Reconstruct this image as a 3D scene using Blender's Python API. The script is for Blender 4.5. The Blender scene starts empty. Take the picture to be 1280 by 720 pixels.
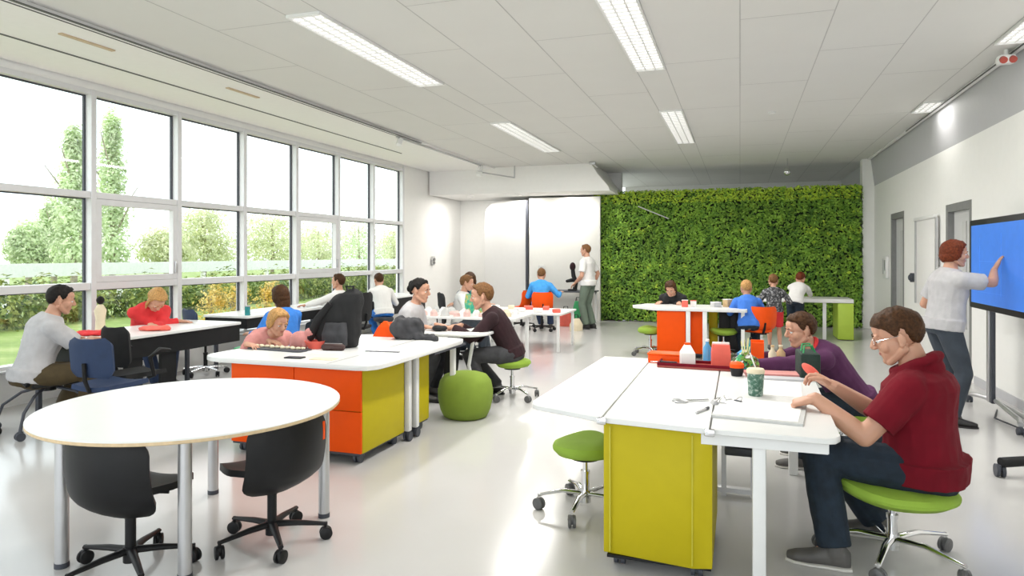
import bpy, bmesh, math, random
from mathutils import Vector, Matrix, noise, Quaternion
random.seed(7)
SC = bpy.context.scene
COL = SC.collection
PI = math.pi
TMP = bpy.data.scenes.new('workbench')      # holds shapes only while they are being fused
def V(*a): return Vector(a)

# ------------------------------------------------------------------ materials
def mat(name, color, rough=.5, metal=0.0, var=.06, scale=12, bump=0.0, bscale=80, spec=.5, coat=0.0, sheen=0.0, trans=0.0):
    m = bpy.data.materials.new(name); m.use_nodes = True
    nt = m.node_tree; b = nt.nodes['Principled BSDF']
    tc = nt.nodes.new('ShaderNodeTexCoord')
    n = nt.nodes.new('ShaderNodeTexNoise'); n.inputs['Scale'].default_value = scale; n.inputs['Detail'].default_value = 4
    nt.links.new(tc.outputs['Object'], n.inputs['Vector'])
    r = nt.nodes.new('ShaderNodeValToRGB')
    c = color
    r.color_ramp.elements[0].position = .3; r.color_ramp.elements[1].position = .7
    r.color_ramp.elements[0].color = (*[max(0, x*(1-var)) for x in c], 1)
    r.color_ramp.elements[1].color = (*[min(1, x*(1+var)) for x in c], 1)
    nt.links.new(n.outputs['Fac'], r.inputs['Fac']); nt.links.new(r.outputs['Color'], b.inputs['Base Color'])
    b.inputs['Roughness'].default_value = rough; b.inputs['Metallic'].default_value = metal
    b.inputs['Specular IOR Level'].default_value = spec
    b.inputs['Coat Weight'].default_value = coat
    b.inputs['Sheen Weight'].default_value = sheen
    b.inputs['Transmission Weight'].default_value = trans
    if bump:
        n2 = nt.nodes.new('ShaderNodeTexNoise'); n2.inputs['Scale'].default_value = bscale; n2.inputs['Detail'].default_value = 3
        nt.links.new(tc.outputs['Object'], n2.inputs['Vector'])
        bp = nt.nodes.new('ShaderNodeBump'); bp.inputs['Strength'].default_value = bump; bp.inputs['Distance'].default_value = .01
        nt.links.new(n2.outputs['Fac'], bp.inputs['Height']); nt.links.new(bp.outputs['Normal'], b.inputs['Normal'])
    return m
def emis(name, color, strength):
    m = mat(name, color, .4); b = m.node_tree.nodes['Principled BSDF']
    b.inputs['Emission Color'].default_value = (*color, 1); b.inputs['Emission Strength'].default_value = strength
    return m
def patch(name, c1, c2, c3, scale=3, rough=.7, bump=.3, s2=40):
    """three colour mottled material (foliage, pattern cloth)"""
    m = mat(name, c1, rough, bump=bump, bscale=s2); nt = m.node_tree; b = nt.nodes['Principled BSDF']
    r = [x for x in nt.nodes if x.type == 'VALTORGB'][0]
    n = [x for x in nt.nodes if x.type == 'TEX_NOISE'][0]; n.inputs['Scale'].default_value = scale; n.inputs['Roughness'].default_value = .7
    r.color_ramp.elements[0].color = (*c1, 1); r.color_ramp.elements[1].color = (*c3, 1)
    e = r.color_ramp.elements.new(.5); e.color = (*c2, 1)
    return m

# ------------------------------------------------------------------ objects
def tag(o, label=None, cat=None, group=None, kind=None):
    if label: o['label'] = label
    if cat: o['category'] = cat
    if group: o['group'] = group
    if kind: o['kind'] = kind
    return o
def empty(name, loc=(0,0,0), rz=0, label=None, cat=None, group=None):
    o = bpy.data.objects.new(name, None); COL.objects.link(o)
    o.empty_display_size = .1
    o.location = loc; o.rotation_euler = (0,0,rz)
    return tag(o, label, cat, group)
class MB:
    """collects closed shapes in one mesh"""
    def __init__(s): s.v = []; s.f = []; s.m = []
    def add(s, vs, fs, mi=0):
        k = len(s.v); s.v += [Vector(v) for v in vs]
        for f in fs: s.f.append([i+k for i in f]); s.m.append(mi)
        return s
    def box(s, c, d, rz=0, bev=0.0, mi=0, rot=None):
        c = Vector(c); hx, hy, hz = d[0]/2, d[1]/2, d[2]/2
        R = rot if rot else Matrix.Rotation(rz, 3, 'Z')
        bm = bmesh.new(); bmesh.ops.create_cube(bm, size=1)
        for v in bm.verts: v.co = Vector((v.co.x*d[0], v.co.y*d[1], v.co.z*d[2]))
        if bev > 0:
            bmesh.ops.bevel(bm, geom=list(bm.edges), offset=min(bev, min(d)*.45), segments=2, profile=.5, affect='EDGES')
        bm.verts.index_update()
        s.add([R @ v.co + c for v in bm.verts], [[v.index for v in f.verts] for f in bm.faces], mi); bm.free(); return s
    def ring(s, vs_rings, mi=0, caps=True):
        n = len(vs_rings[0]); vs = [v for r in vs_rings for v in r]; fs = []
        for i in range(len(vs_rings)-1):
            for j in range(n):
                a = i*n+j; b = i*n+(j+1) % n; fs.append([a, b, b+n, a+n])
        if caps:
            fs.append(list(range(n))[::-1]); k = (len(vs_rings)-1)*n; fs.append([k+j for j in range(n)])
        return s.add(vs, fs, mi)
    def loft(s, secs, n=16, mi=0, p=2.0):
        """secs: (center, u, v, a, b)"""
        R = []
        for c, u, v, a, b in secs:
            r = []
            for j in range(n):
                t = 2*PI*j/n; ct, st = math.cos(t), math.sin(t)
                x = math.copysign(abs(ct)**(2/p), ct)*a; y = math.copysign(abs(st)**(2/p), st)*b
                r.append(Vector(c)+Vector(u)*x+Vector(v)*y)
            R.append(r)
        return s.ring(R, mi)
    def tube(s, pts, rad, n=10, mi=0):
        pts = [Vector(p) for p in pts]
        if not isinstance(rad, (list, tuple)): rad = [rad]*len(pts)
        R = []; pu = None
        for i, p in enumerate(pts):
            t = (pts[min(i+1, len(pts)-1)]-pts[max(i-1, 0)]).normalized()
            if pu is None:
                pu = t.orthogonal().normalized()
            else:
                pu = (pu - t*pu.dot(t)).normalized()
            w = t.cross(pu)
            R.append([p+(pu*math.cos(2*PI*j/n)+w*math.sin(2*PI*j/n))*rad[i] for j in range(n)])
        return s.ring(R, mi)
    def cap(s, p0, p1, r0, r1, n=12, mi=0):
        """rounded capsule"""
        p0, p1 = Vector(p0), Vector(p1); d = p1-p0; L = d.length
        if L < 1e-6: return s.ell(p0, (r0, r0, r0))
        t = d/L; pts = []; rs = []
        for k in (-88, -60, -30): a = math.radians(k); pts.append(p0+t*r0*math.sin(a)); rs.append(r0*math.cos(a))
        pts += [p0, p1]; rs += [r0, r1]
        for k in (30, 60, 88): a = math.radians(k); pts.append(p1+t*r1*math.sin(a)); rs.append(r1*math.cos(a))
        return s.tube(pts, rs, n, mi)
    def cyl(s, c, r, h, axis=(0,0,1), n=20, mi=0, r2=None):
        c = Vector(c); a = Vector(axis).normalized()
        return s.tube([c-a*h/2, c+a*h/2], [r, r if r2 is None else r2], n, mi)
    def ell(s, c, r, rot=None, n=18, m=10, mi=0):
        c = Vector(c); R = rot or Matrix.Identity(3); rings = []
        for i in range(m+1):
            ph = -PI/2+PI*i/m; ph = max(min(ph, PI/2-.02), -PI/2+.02)
            rings.append([c+R@Vector((r[0]*math.cos(ph)*math.cos(2*PI*j/n), r[1]*math.cos(ph)*math.sin(2*PI*j/n), r[2]*math.sin(ph))) for j in range(n)])
        return s.ring(rings, mi)
    def lathe(s, prof, c=(0,0,0), n=32, mi=0):
        c = Vector(c); return s.ring([[c+Vector((max(r,.0005)*math.cos(2*PI*j/n), max(r,.0005)*math.sin(2*PI*j/n), z)) for j in range(n)] for r, z in prof], mi)
    def slab(s, outline, z0, z1, mi=0, mi_side=None, bev=0.0):
        """extruded outline (ccw list of xy)"""
        n = len(outline); b = bev
        cx = sum(p[0] for p in outline)/n; cy = sum(p[1] for p in outline)/n
        def off(p):
            d = Vector((cx-p[0], cy-p[1])); l = d.length; return (p[0]+d.x/l*b, p[1]+d.y/l*b)
        lay = [[(*off(p), z0) for p in outline], [(*p, z0+b) for p in outline], [(*p, z1-b) for p in outline], [(*off(p), z1) for p in outline]] if b else [[(*p, z0) for p in outline], [(*p, z1) for p in outline]]
        vs = [v for l in lay for v in l]; fs = []; k = len(s.f)
        for i in range(len(lay)-1):
            for j in range(n): fs.append([i*n+j, i*n+(j+1) % n, (i+1)*n+(j+1) % n, (i+1)*n+j])
        fs.append(list(range(n))[::-1]); fs.append([(len(lay)-1)*n+j for j in range(n)])
        s.add(vs, fs, mi)
        if mi_side is not None:
            for i in range(k, len(s.f)-2): s.m[i] = mi_side
        return s
    def mesh(s, name):
        me = bpy.data.meshes.new(name); me.from_pydata([tuple(v) for v in s.v], [], s.f)
        return me
    def build(s, name, mats, parent=None, smooth=True, angle=40, label=None):
        me = s.mesh(name)
        for m in (mats if isinstance(mats, (list, tuple)) else [mats]): me.materials.append(m)
        for p, i in zip(me.polygons, s.m): p.material_index = i
        bm = bmesh.new(); bm.from_mesh(me); bmesh.ops.recalc_face_normals(bm, faces=bm.faces); bm.to_mesh(me); bm.free()
        if smooth:
            me.polygons.foreach_set('use_smooth', [True]*len(me.polygons))
            try: me.set_sharp_from_angle(angle=math.radians(angle))
            except Exception: pass
        o = bpy.data.objects.new(name, me); COL.objects.link(o)
        if parent: o.parent = parent
        if label: o['label'] = label
        return o
    def fuse(s, voxel, it=4):
        """voxel-union the shapes in one continuous surface and return a mesh"""
        me = s.mesh('tmp'); bm = bmesh.new(); bm.from_mesh(me); bmesh.ops.recalc_face_normals(bm, faces=bm.faces); bm.to_mesh(me); bm.free()
        o = bpy.data.objects.new('tmp', me); TMP.collection.objects.link(o)
        md = o.modifiers.new('r', 'REMESH'); md.mode = 'VOXEL'; md.voxel_size = voxel
        if it:
            sm = o.modifiers.new('s', 'SMOOTH'); sm.factor = .5; sm.iterations = it
        TMP.view_layers[0].update(); dg = TMP.view_layers[0].depsgraph
        out = bpy.data.meshes.new_from_object(o.evaluated_get(dg))
        bpy.data.objects.remove(o); bpy.data.meshes.remove(me)
        out.polygons.foreach_set('use_smooth', [True]*len(out.polygons))
        return out
def link_mesh(name, me, mats, parent=None, label=None):
    me.materials.clear()
    for m in (mats if isinstance(mats, (list, tuple)) else [mats]): me.materials.append(m)
    me.name = name
    o = bpy.data.objects.new(name, me); COL.objects.link(o); o.parent = parent
    if label: o['label'] = label
    return o
def join_meshes(ms):
    bm = bmesh.new()
    for m in ms: bm.from_mesh(m)
    me = bpy.data.meshes.new('j'); bm.to_mesh(me); bm.free()
    me.polygons.foreach_set('use_smooth', [True]*len(me.polygons))
    return me
def copy_tree(o, parent=None):
    c = o.copy(); COL.objects.link(c); c.parent = parent
    for ch in list(o.children): copy_tree(ch, c)
    return c
def place(o, loc, rz, label, cat=None, group=None):
    o.location = loc; o.rotation_euler = (0,0,rz); return tag(o, label, cat, group)
def face(fx, fy): return math.atan2(-fx, fy)      # heading of a thing whose front is +Y
def rrect(x0, x1, y0, y1, r=.05, n=6, rs=None):
    """rounded rectangle, ccw; rs = radii of (x0y0, x1y0, x1y1, x0y1)"""
    rs = rs or [r]*4; out = []
    for (cx, cy, sx, sy, a0), q in zip([(x0, y0, 1, 1, 180), (x1, y0, -1, 1, 270), (x1, y1, -1, -1, 0), (x0, y1, 1, -1, 90)], rs):
        c = (cx+sx*q, cy+sy*q)
        for k in range(n+1):
            a = math.radians(a0+90*k/n); out.append((c[0]+q*math.cos(a), c[1]+q*math.sin(a)))
    return out

# palette -----------------------------------------------------------
M = {}
M['wall'] = mat('white_paint', (.86,.855,.83), .6, var=.01, bump=.02)
M['wallgrey'] = mat('grey_bulkhead_paint', (.50,.50,.52), .6, var=.01)  # on the bulkhead this grey stands in for shade; baseboard and book share it
M['ceil'] = mat('ceiling_board', (.68,.675,.65), .8, var=.010, scale=2)
M['ceilwhite'] = mat('white_ceiling_board', (.84,.83,.81), .7, var=.01)
M['seam'] = mat('dark_seam', (.46,.455,.44), .7)
M['slot'] = mat('slot_dark', (.10,.10,.10), .6)
M['tan'] = mat('warm_slot', (.55,.42,.28), .5)
M['floor'] = mat('pale_resin_floor', (.56,.55,.54), .17, var=.02, scale=1.5, spec=.45)
M['frame'] = mat('window_aluminium', (.68,.68,.69), .4, metal=.1, var=.02)
M['gasket'] = mat('black_gasket', (.05,.055,.07), .5)
M['white'] = mat('white_laminate', (.79,.79,.775), .28, var=.008)
M['whitemetal'] = mat('white_powder_coat', (.78,.78,.77), .35, var=.01)
M['ply'] = mat('birch_edge', (.66,.50,.30), .5, var=.1, scale=40)
M['alu'] = mat('satin_aluminium', (.55,.55,.56), .35, metal=.75, var=.03)
M['chrome'] = mat('chrome', (.72,.72,.73), .12, metal=1.0, var=.02)
M['black'] = mat('black_plastic', (.009,.009,.010), .48, var=.1, spec=.3)
M['blackfab'] = mat('black_fabric', (.010,.010,.011), .85, var=.2, bump=.3, bscale=300)
M['charcoal'] = mat('charcoal_fabric', (.045,.045,.05), .85, var=.3, bump=.3, bscale=200)
M['orange'] = mat('orange_laminate', (.84,.085,.002), .5, var=.02, spec=.15)
M['orangefab'] = mat('orange_shell', (.84,.085,.004), .55, var=.04, spec=.2)
M['yellow'] = mat('yellow_green_laminate', (.50,.41,.012), .5, var=.02, spec=.15)
M['paleyellow'] = mat('pale_yellow_edge', (.80,.78,.35), .4, var=.02)
M['lime'] = mat('lime_fabric', (.28,.44,.045), .8, var=.04, bump=.15, bscale=350)
M['limepanel'] = mat('lime_panel', (.42,.58,.06), .5, var=.02)
M['moss'] = mat('moss_green_fabric', (.20,.29,.03), .85, var=.05, bump=.2, bscale=300)
M['navy'] = mat('navy_fabric', (.012,.03,.085), .7, var=.1, bump=.2, bscale=250)
M['blue'] = mat('blue_fabric', (.03,.19,.62), .8, var=.15, bump=.2, bscale=60)
M['teal'] = mat('teal_plastic', (.02,.25,.26), .5)
M['green'] = mat('green_plastic', (.03,.30,.10), .5)
M['red'] = mat('red_fabric', (.68,.03,.035), .8, var=.08, bump=.2, bscale=120)
M['crimson'] = mat('crimson_jersey', (.145,.003,.011), .9, var=.12, scale=9, bump=.12, bscale=260, spec=.25)
M['purple'] = mat('purple_knit', (.095,.028,.085), .9, var=.12, scale=8, bump=.2, bscale=200, spec=.3)
M['maroon'] = mat('dark_maroon_knit', (.022,.005,.008), .9, var=.25, scale=8, bump=.3, bscale=150)
M['greyshirt'] = mat('heather_grey_jersey', (.47,.46,.47), .9, var=.08, scale=14, bump=.25, bscale=150)
M['whiteshirt'] = mat('white_cotton', (.75,.74,.72), .9, var=.03, bump=.25, bscale=90)
M['pink'] = mat('dusty_pink_knit', (.62,.27,.25), .9, var=.12, scale=10, bump=.3, bscale=100)
M['denim'] = mat('dark_denim', (.008,.018,.032), .85, var=.3, scale=20, bump=.3, bscale=250)
M['slate'] = mat('slate_trousers', (.035,.045,.06), .85, var=.15, bump=.2, bscale=120)
M['brownpants'] = mat('olive_brown_trousers', (.062,.042,.015), .85, var=.2, bump=.25, bscale=100)
M['shoe'] = mat('grey_shoe', (.09,.085,.08), .6, var=.15)
M['shoeblack'] = mat('black_shoe', (.015,.014,.014), .4)
M['sole'] = mat('pale_sole', (.6,.58,.54), .6)
def skinmat(n, c):
    m = mat(n, c, .5, var=.04, scale=6, bump=.05, bscale=200); b = m.node_tree.nodes['Principled BSDF']
    b.inputs['Subsurface Weight'].default_value = .12; b.inputs['Subsurface Radius'].default_value = (.02,.008,.005); return m
M['skin'] = skinmat('fair_skin', (.56,.30,.20))
M['skintan'] = skinmat('tan_skin', (.50,.26,.16))
M['hairdark'] = mat('black_hair', (.010,.008,.007), .6, var=.4, scale=70, bump=.25, bscale=140, spec=.2)
M['hairbrown'] = mat('brown_hair', (.055,.023,.008), .6, var=.45, scale=70, bump=.25, bscale=140, spec=.2)
M['hairlight'] = mat('light_brown_hair', (.17,.080,.030), .6, var=.4, scale=70, bump=.25, bscale=140, spec=.2)
M['hairauburn'] = mat('auburn_hair', (.13,.026,.008), .6, var=.4, scale=70, bump=.25, bscale=140, spec=.2)
M['hairblond'] = mat('blond_hair', (.48,.27,.10), .6, var=.3, scale=70, bump=.25, bscale=140, spec=.2)
M['lip'] = mat('lip_skin', (.48,.17,.14), .4)
M['eyew'] = mat('eye_white', (.75,.74,.72), .2)
M['iris'] = mat('dark_iris', (.03,.02,.012), .15)
M['paper'] = mat('white_paper', (.80,.79,.77), .6, var=.01)
M['greypaper'] = mat('pale_grey_card', (.55,.55,.54), .6, var=.03)
M['rust'] = mat('rust_red_laminate', (.30,.045,.03), .4)
M['wood'] = mat('pale_wood', (.60,.42,.22), .5, var=.15, scale=20)
M['cream'] = mat('cream_card', (.72,.63,.45), .7)
M['glassblue'] = mat('sky_blue_plastic', (.08,.33,.60), .2, spec=.6)
M['coral'] = mat('coral_fabric', (.80,.14,.10), .7)
M['darkgreen'] = mat('dark_green_canvas', (.012,.03,.022), .8, var=.3, bump=.3)
M['pattern'] = patch('patterned_teal_cloth', (.01,.22,.17), (.05,.40,.25), (.62,.42,.06), 14)
M['cuppat'] = patch('green_white_cup_print', (.02,.07,.045), (.06,.16,.11), (.55,.60,.55), 45, rough=.35, bump=0)
M['bwpattern'] = patch('black_white_print', (.015,.015,.017), (.04,.04,.045), (.6,.6,.6), 30)
M['screen'] = emis('blue_screen_glow', (.035,.14,.50), .72)
SKY = 2.6; SUN = 1.5; EXPO = 0.05
# ------------------------------------------------------------------ room shell
CEIL = 3.6; XL = -7.1; XR = 2.7; YB = 16.9; YF = -2.6; YEND = 20.6
def struct(name, mb, m, parent=None, **k):
    o = mb.build(name, m, parent, **k)
    if not parent: o['kind'] = 'structure'
    return o
mb = MB(); mb.box(((XL+XR)/2, (YEND+YF)/2, -.05), (XR-XL+.3, YEND-YF, .1)); struct('floor', mb, M['floor'], smooth=False)
# ceiling with board joints
mb = MB(); mb.box(((XL+XR)/2, (YEND+YF)/2, CEIL+.06), (XR-XL+.4, YEND-YF, .12))
for x in (-4.5, -3.655, -3.32, -2.6, -1.85, -1.085, -.765, 0, .75, 1.5, 2.30):
    mb.box((x, (YEND+YF)/2, CEIL-.0005), (.009, YEND-YF, .002), mi=1)
for i, x0 in enumerate((-5.3, -4.5, -3.32, -2.6, -1.85, -.765, 0, .75, 1.5)):
    w = (.8, .85, .72, .75, .765, .765, .75, .75, .8)[i]
    for k in range(9):
        mb.box((x0+w/2, -1+2.4*k+(i % 2)*1.2, CEIL-.0004), (w, .006, .0015), mi=1)
struct('ceiling', mb, [M['ceil'], M['seam']], smooth=False)
# white lowered ceiling band along the windows
mb = MB(); mb.box(((XL-5.42)/2, (YB+YF)/2, CEIL-.02), (-5.42-XL, YB-YF, .04))
struct('trim_1', mb, M['ceilwhite'], smooth=False)
mb = MB()
for x, w in ((-5.40, .035), (-5.47, .012), (-6.32, .03)):
    mb.box((x, 6.0 if x < -6 else 5.0, CEIL-.043), (w, 12 if x < -6 else 12, .006))
struct('trim_2', mb, M['slot'], smooth=False)
# left window wall: sill wall, header, mullions, transoms, glass
M['glass'] = None
g = bpy.data.materials.new('window_glass'); g.use_nodes = True; nt = g.node_tree; nt.nodes.clear()
out = nt.nodes.new('ShaderNodeOutputMaterial'); mx = nt.nodes.new('ShaderNodeMixShader'); tr = nt.nodes.new('ShaderNodeBsdfTransparent'); gl = nt.nodes.new('ShaderNodeBsdfGlossy')
gl.inputs['Roughness'].default_value = .02; mx.inputs['Fac'].default_value = .04
tr.inputs['Color'].default_value = (.97,.985,.98,1)
nt.links.new(tr.outputs[0], mx.inputs[1]); nt.links.new(gl.outputs[0], mx.inputs[2]); nt.links.new(mx.outputs[0], out.inputs[0])
M['glass'] = g
mull = [5.94+1.276*k for k in range(-6, 7)]
SILL = .36; HEAD = 3.48
mb = MB()
mb.box((XL-.13, (mull[-1]+YF)/2, SILL/2), (.2, mull[-1]-YF, SILL))                       # low upstand
mb.box((XL-.13, (mull[-1]+YF)/2, (HEAD+CEIL)/2+.0), (.2, mull[-1]-YF, CEIL-HEAD))
mb.box((XL-.13, (mull[-1]+YB)/2+.03, CEIL/2), (.2, YB-mull[-1]-.06, CEIL))
struct('wall_left', mb, M['wall'], smooth=False)
mb = MB(); mb.box((XL-.02, (mull[-1]+YF)/2, SILL+.012), (.16, mull[-1]-YF, .024), bev=.005)
struct('baseboard_left', mb, M['frame'], smooth=False)
for k in range(len(mull)-1):
    y0, y1 = mull[k], mull[k+1]
    if y1 < 1.5: continue
    w = empty('window_%d' % (k+1), (XL-.08, (y0+y1)/2, SILL)); w['kind'] = 'structure'
    L = y1-y0; H = HEAD-SILL; f = MB()
    for yy in ((-L/2, L/2) if k == len(mull)-2 else (-L/2,)):
        f.box((.0, yy, H/2), (.15, .07, H), bev=.006)
    zt, zm = 2.26-SILL, 1.20-SILL
    f.box((0, .0, H-.03), (.13, L-.07, .06)); f.box((0, 0, .03), (.13, L-.07, .06))
    f.box((0, 0, zt), (.13, L-.07, .075), bev=.005); f.box((0, 0, zm), (.13, L-.07, .085), bev=.005)
    f.build('window_frame', M['frame'], w, smooth=False)
    q = MB()
    for za, zb in ((.06, zm-.04), (zm+.04, zt-.035), (zt+.035, H-.06)):
        q.box((-.03, -L/2+.045, (za+zb)/2), (.03, .022, zb-za)); q.box((-.03, L/2-.045, (za+zb)/2), (.03, .022, zb-za))
        q.box((-.03, 0, zb-.008), (.03, L-.1, .016))
    q.build('gasket', M['gasket'], w, smooth=False)
    if k % 3 == 0:                                                     # every third bay has an opening vent sash
        v = MB(); a, b = zm+.045, zt-.04
        for yy in (-L/2+.07, L/2-.07): v.box((.03, yy, (a+b)/2), (.07, .075, b-a))
        v.box((.03, 0, a+.035), (.07, L-.21, .07)); v.box((.03, 0, b-.035), (.07, L-.21, .07))
        s_ = v.build('vent_sash', M['frame'], w, smooth=False)
        h = MB(); h.box((.075, L/2-.07, a+.16), (.03, .03, .16), bev=.008); h.build('handle', M['alu'], s_)
    p = MB()
    for za, zb in ((.06, zm-.04), (zm+.04, zt-.035), (zt+.035, H-.06)): p.box((-.03, 0, (za+zb)/2), (.012, L-.08, zb-za-.002))
    p.build('pane', M['glass'], w, smooth=False)
# right wall with bulkhead above, its shade put into the grey colour
BH = 3.02
D1 = (13.35, 14.45, 2.33); D2 = (9.72, 10.83, 2.25)
mb = MB()
y = YF
for a, b, h in (D2, D1):
    mb.box((XR+.1, (y+a)/2, BH/2), (.2, a-y, BH)); mb.box((XR+.1, (a+b)/2, (BH+h)/2), (.2, b-a, BH-h)); y = b
mb.box((XR+.1, (y+YEND)/2, BH/2), (.2, YEND-y, BH))
struct('wall_right', mb, M['wall'], smooth=False)
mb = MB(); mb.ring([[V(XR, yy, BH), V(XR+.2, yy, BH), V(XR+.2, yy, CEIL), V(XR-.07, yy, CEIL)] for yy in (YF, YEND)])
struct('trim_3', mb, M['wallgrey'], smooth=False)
mb = MB(); mb.box((XR-.115, (YF+16)/2, CEIL-.018), (.05, 16-YF, .035), bev=.006); struct('trim_4', mb, M['whitemetal'], smooth=False)
mb = MB(); mb.box((XR-.145, 8, CEIL-.03), (.012, 9, .012)); struct('trim_5', mb, M['slot'], smooth=False)
mb = MB(); mb.box((XR-.006, (YF+9.6)/2, .05), (.012, 9.6-YF, .1)); struct('baseboard_right', mb, M['wallgrey'], smooth=False)
M['doorgrey'] = mat('grey_door_frame', (.22,.22,.22), .45); M['doorleaf'] = mat('pale_grey_door', (.60,.60,.60), .45, var=.01)
for i, (a, b, h) in enumerate((D1, D2)):
    d = empty('door_%d' % (i+1), (XR+.08, (a+b)/2, 0)); d['kind'] = 'structure'; w = b-a
    f = MB(); f.box((0, -w/2+.05, h/2), (.16, .098, h-.004)); f.box((0, w/2-.05, h/2), (.16, .098, h-.004)); f.box((0, 0, h-.052), (.16, w-.2, .098)); f.build('door_frame', M['doorgrey'], d, smooth=False)
    f = MB(); f.box((.02, 0, (h-.1)/2), (.05, w-.202, h-.104)); lf = f.build('door_leaf', M['doorleaf'], d, smooth=False)
    f = MB(); f.box((-.012, -.02, 1.3), (.012, .16, 1.4)); f.build('door_glass', M['greypaper'], lf, smooth=False)
    f = MB(); f.box((-.03, -w/2+.2, 1.05), (.05, .03, .14), bev=.008); f.build('door_handle', M['alu'], lf)
# back walls
mb = MB(); mb.box(((XL-2.9)/2, YB+.1, CEIL/2), (-2.9-XL+.2, .2, CEIL)); struct('wall_back', mb, M['wall'], smooth=False)
mb = MB(); mb.box((2.585, 16.25, CEIL/2), (.23, .3, CEIL)); struct('wall_corner', mb, M['wall'], smooth=False)
mb = MB(); mb.box(((-3+XR)/2, YEND+.1, CEIL/2), (XR+3.6, .2, CEIL)); struct('wall_far', mb, M['wall'], smooth=False)
# white bulkhead in front of the back left wall, its right end swept
prof = [(-7.1, 3.0), (-2.72, 2.98), (-2.76, 3.08), (-2.86, 3.2), (-3.0, 3.36), (-3.14, 3.6), (-7.1, 3.6)]
mb = MB(); mb.ring([[V(x, yy, min(z, CEIL-.001)) for x, z in prof] for yy in (14.9, YB)]); struct('trim_6', mb, M['ceilwhite'], smooth=False)
# round-cornered projecting screen wall at the back left and a tall white panel
mb = MB()
pr = [(-6.05, 0), (-6.05, 2.55), (-6.0, 2.72), (-5.88, 2.82), (-5.7, 2.87), (-4.98, 2.9), (-4.98, 0)]
mb.ring([[V(x, yy, z) for x, z in pr] for yy in (15.9, 16.6)]); o = mb.build('partition_panel', mat('pale_grey_panel', (.66,.655,.64), .5, var=.01), smooth=False)
tag(o, 'pale grey rounded-top partition standing in the back left corner', 'partition')
t = empty('wall_panel', (-4.0, 15.9, 0), label='tall white panel wall with black edge post beside the living wall', cat='wall panel')
mb = MB(); mb.box((0, 0, 1.47), (1.75, .10, 2.94), bev=.01); mb.build('panel_board', mat('warm_white_panel', (.74,.73,.69), .6, var=.01), t)
mb = MB(); mb.box((-.94, .0, 1.9), (.05, .05, 2.0)); mb.box((-.94,0,.45), (.03,.05,.9)); mb.build('edge_post', M['gasket'], t)
# living wall ------------------------------------------------------
LX0, LX1, LY, LH = -3.3, 2.44, 16.1, 3.04
t = empty('living_wall', ((LX0+LX1)/2, LY, 0), label='large freestanding wall covered in green leaves at the back of the room', cat='living wall')
mb = MB(); mb.box((0, .2, LH/2), (LX1-LX0, .3, LH-.04)); mb.build('backing_panel', mat('dark_soil_panel', (.02,.035,.012), .9), t, smooth=False)
leafm = [mat('leaf_green_a', (.15,.30,.03), .6, var=.25, scale=3), mat('leaf_green_b', (.24,.42,.045), .6, var=.2, scale=3),
         mat('leaf_green_c', (.08,.19,.022), .6, var=.25, scale=3), mat('leaf_lime', (.42,.58,.045), .6, var=.15, scale=3)]
def leaf(mb, c, n, size, mi, rnd):
    n = n.normalized(); u = n.orthogonal().normalized(); u = Quaternion(n, rnd.random()*6.28) @ u; v = n.cross(u)
    a, b = size*.5, size*.28
    mb.add([c-u*a, c+v*b+n*size*.12, c+u*a, c-v*b+n*size*.12], [[0,1,2],[0,2,3]], mi)
rn = random.Random(3)
mb = MB(); W = LX1-LX0
for i in range(24000):
    x = rn.uniform(-W/2, W/2); z = rn.uniform(.02, LH); 
    edge = rn.random()
    nz = .45*noise.noise(V(x*1.1, 3, z*2.6))+.7*noise.noise(V(x*6, 7, z*5))
    dep = -.03-.09*rn.random()-.08*max(0, nz)
    n = V(rn.uniform(-.7,.7), -1, rn.uniform(-.1,1.1))
    r = rn.random()+nz*.9
    mi = 3 if r > 1.2 or (z > LH-.28 and rn.random() < .65) else 1 if r > .62 else 0 if r > .12 else 2
    if i < 1100: x = -W/2-.04 if i % 2 else W/2+.03; dep = rn.uniform(-.05, .3); n = V(-1 if i % 2 else 1, -.3, rn.uniform(-.1,1))
    elif i < 1900: z = LH+rn.uniform(-.03,.03); dep = rn.uniform(-.05,.3); n = V(rn.uniform(-.5,.5), -.4, 1); mi = 3
    leaf(mb, V(x, dep, z), n, rn.uniform(.05,.10), mi, rn)
o = mb.build('foliage', leafm, t, smooth=False); o['kind'] = 'stuff'

# ------------------------------------------------------------------ ceiling lights
def fixture(x0, x1, y0, y1):
    t = empty('ceiling_light', ((x0+x1)/2, (y0+y1)/2, CEIL))
    w, l = x1-x0, y1-y0
    f = MB()
    for sx in (-1, 1): f.box((sx*(w/2-.008), 0, -.012), (.016, l, .03))
    for sy in (-1, 1): f.box((0, sy*(l/2-.008), -.012), (w-.032, .016, .03))
    for sx in (-1/6, 1/6): f.box((sx*w, 0, -.010), (.012, l-.032, .02))
    f.build('housing', M['whitemetal'], t, smooth=False)
    d = MB(); d.box((0, 0, -.004), (w-.03, l-.03, .006)); d.build('diffuser', M['diff'], t, smooth=False)
    f = MB()
    n = int(l/.09)
    for k in range(n): f.box((0, -l/2+.05+(l-.1)*k/(n-1), -.014), (w-.034, .008, .014))
    f.build('louvre', M['whitemetal'], t, smooth=False)
    L = bpy.data.lights.new('lamp_glow', 'AREA'); L.shape = 'RECTANGLE'; L.size = w*.9; L.size_y = l*.95; L.energy = LAMP*l*(.35 if x0 > 2 else 1); L.color = (1,.975,.93)
    lo = bpy.data.objects.new('lamp_glow', L); COL.objects.link(lo); lo.parent = t; lo.location = (0,0,-.035)
    return t
LAMP = 30.0
M['diff'] = emis('lit_diffuser', (1,.98,.94), .9)
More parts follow.
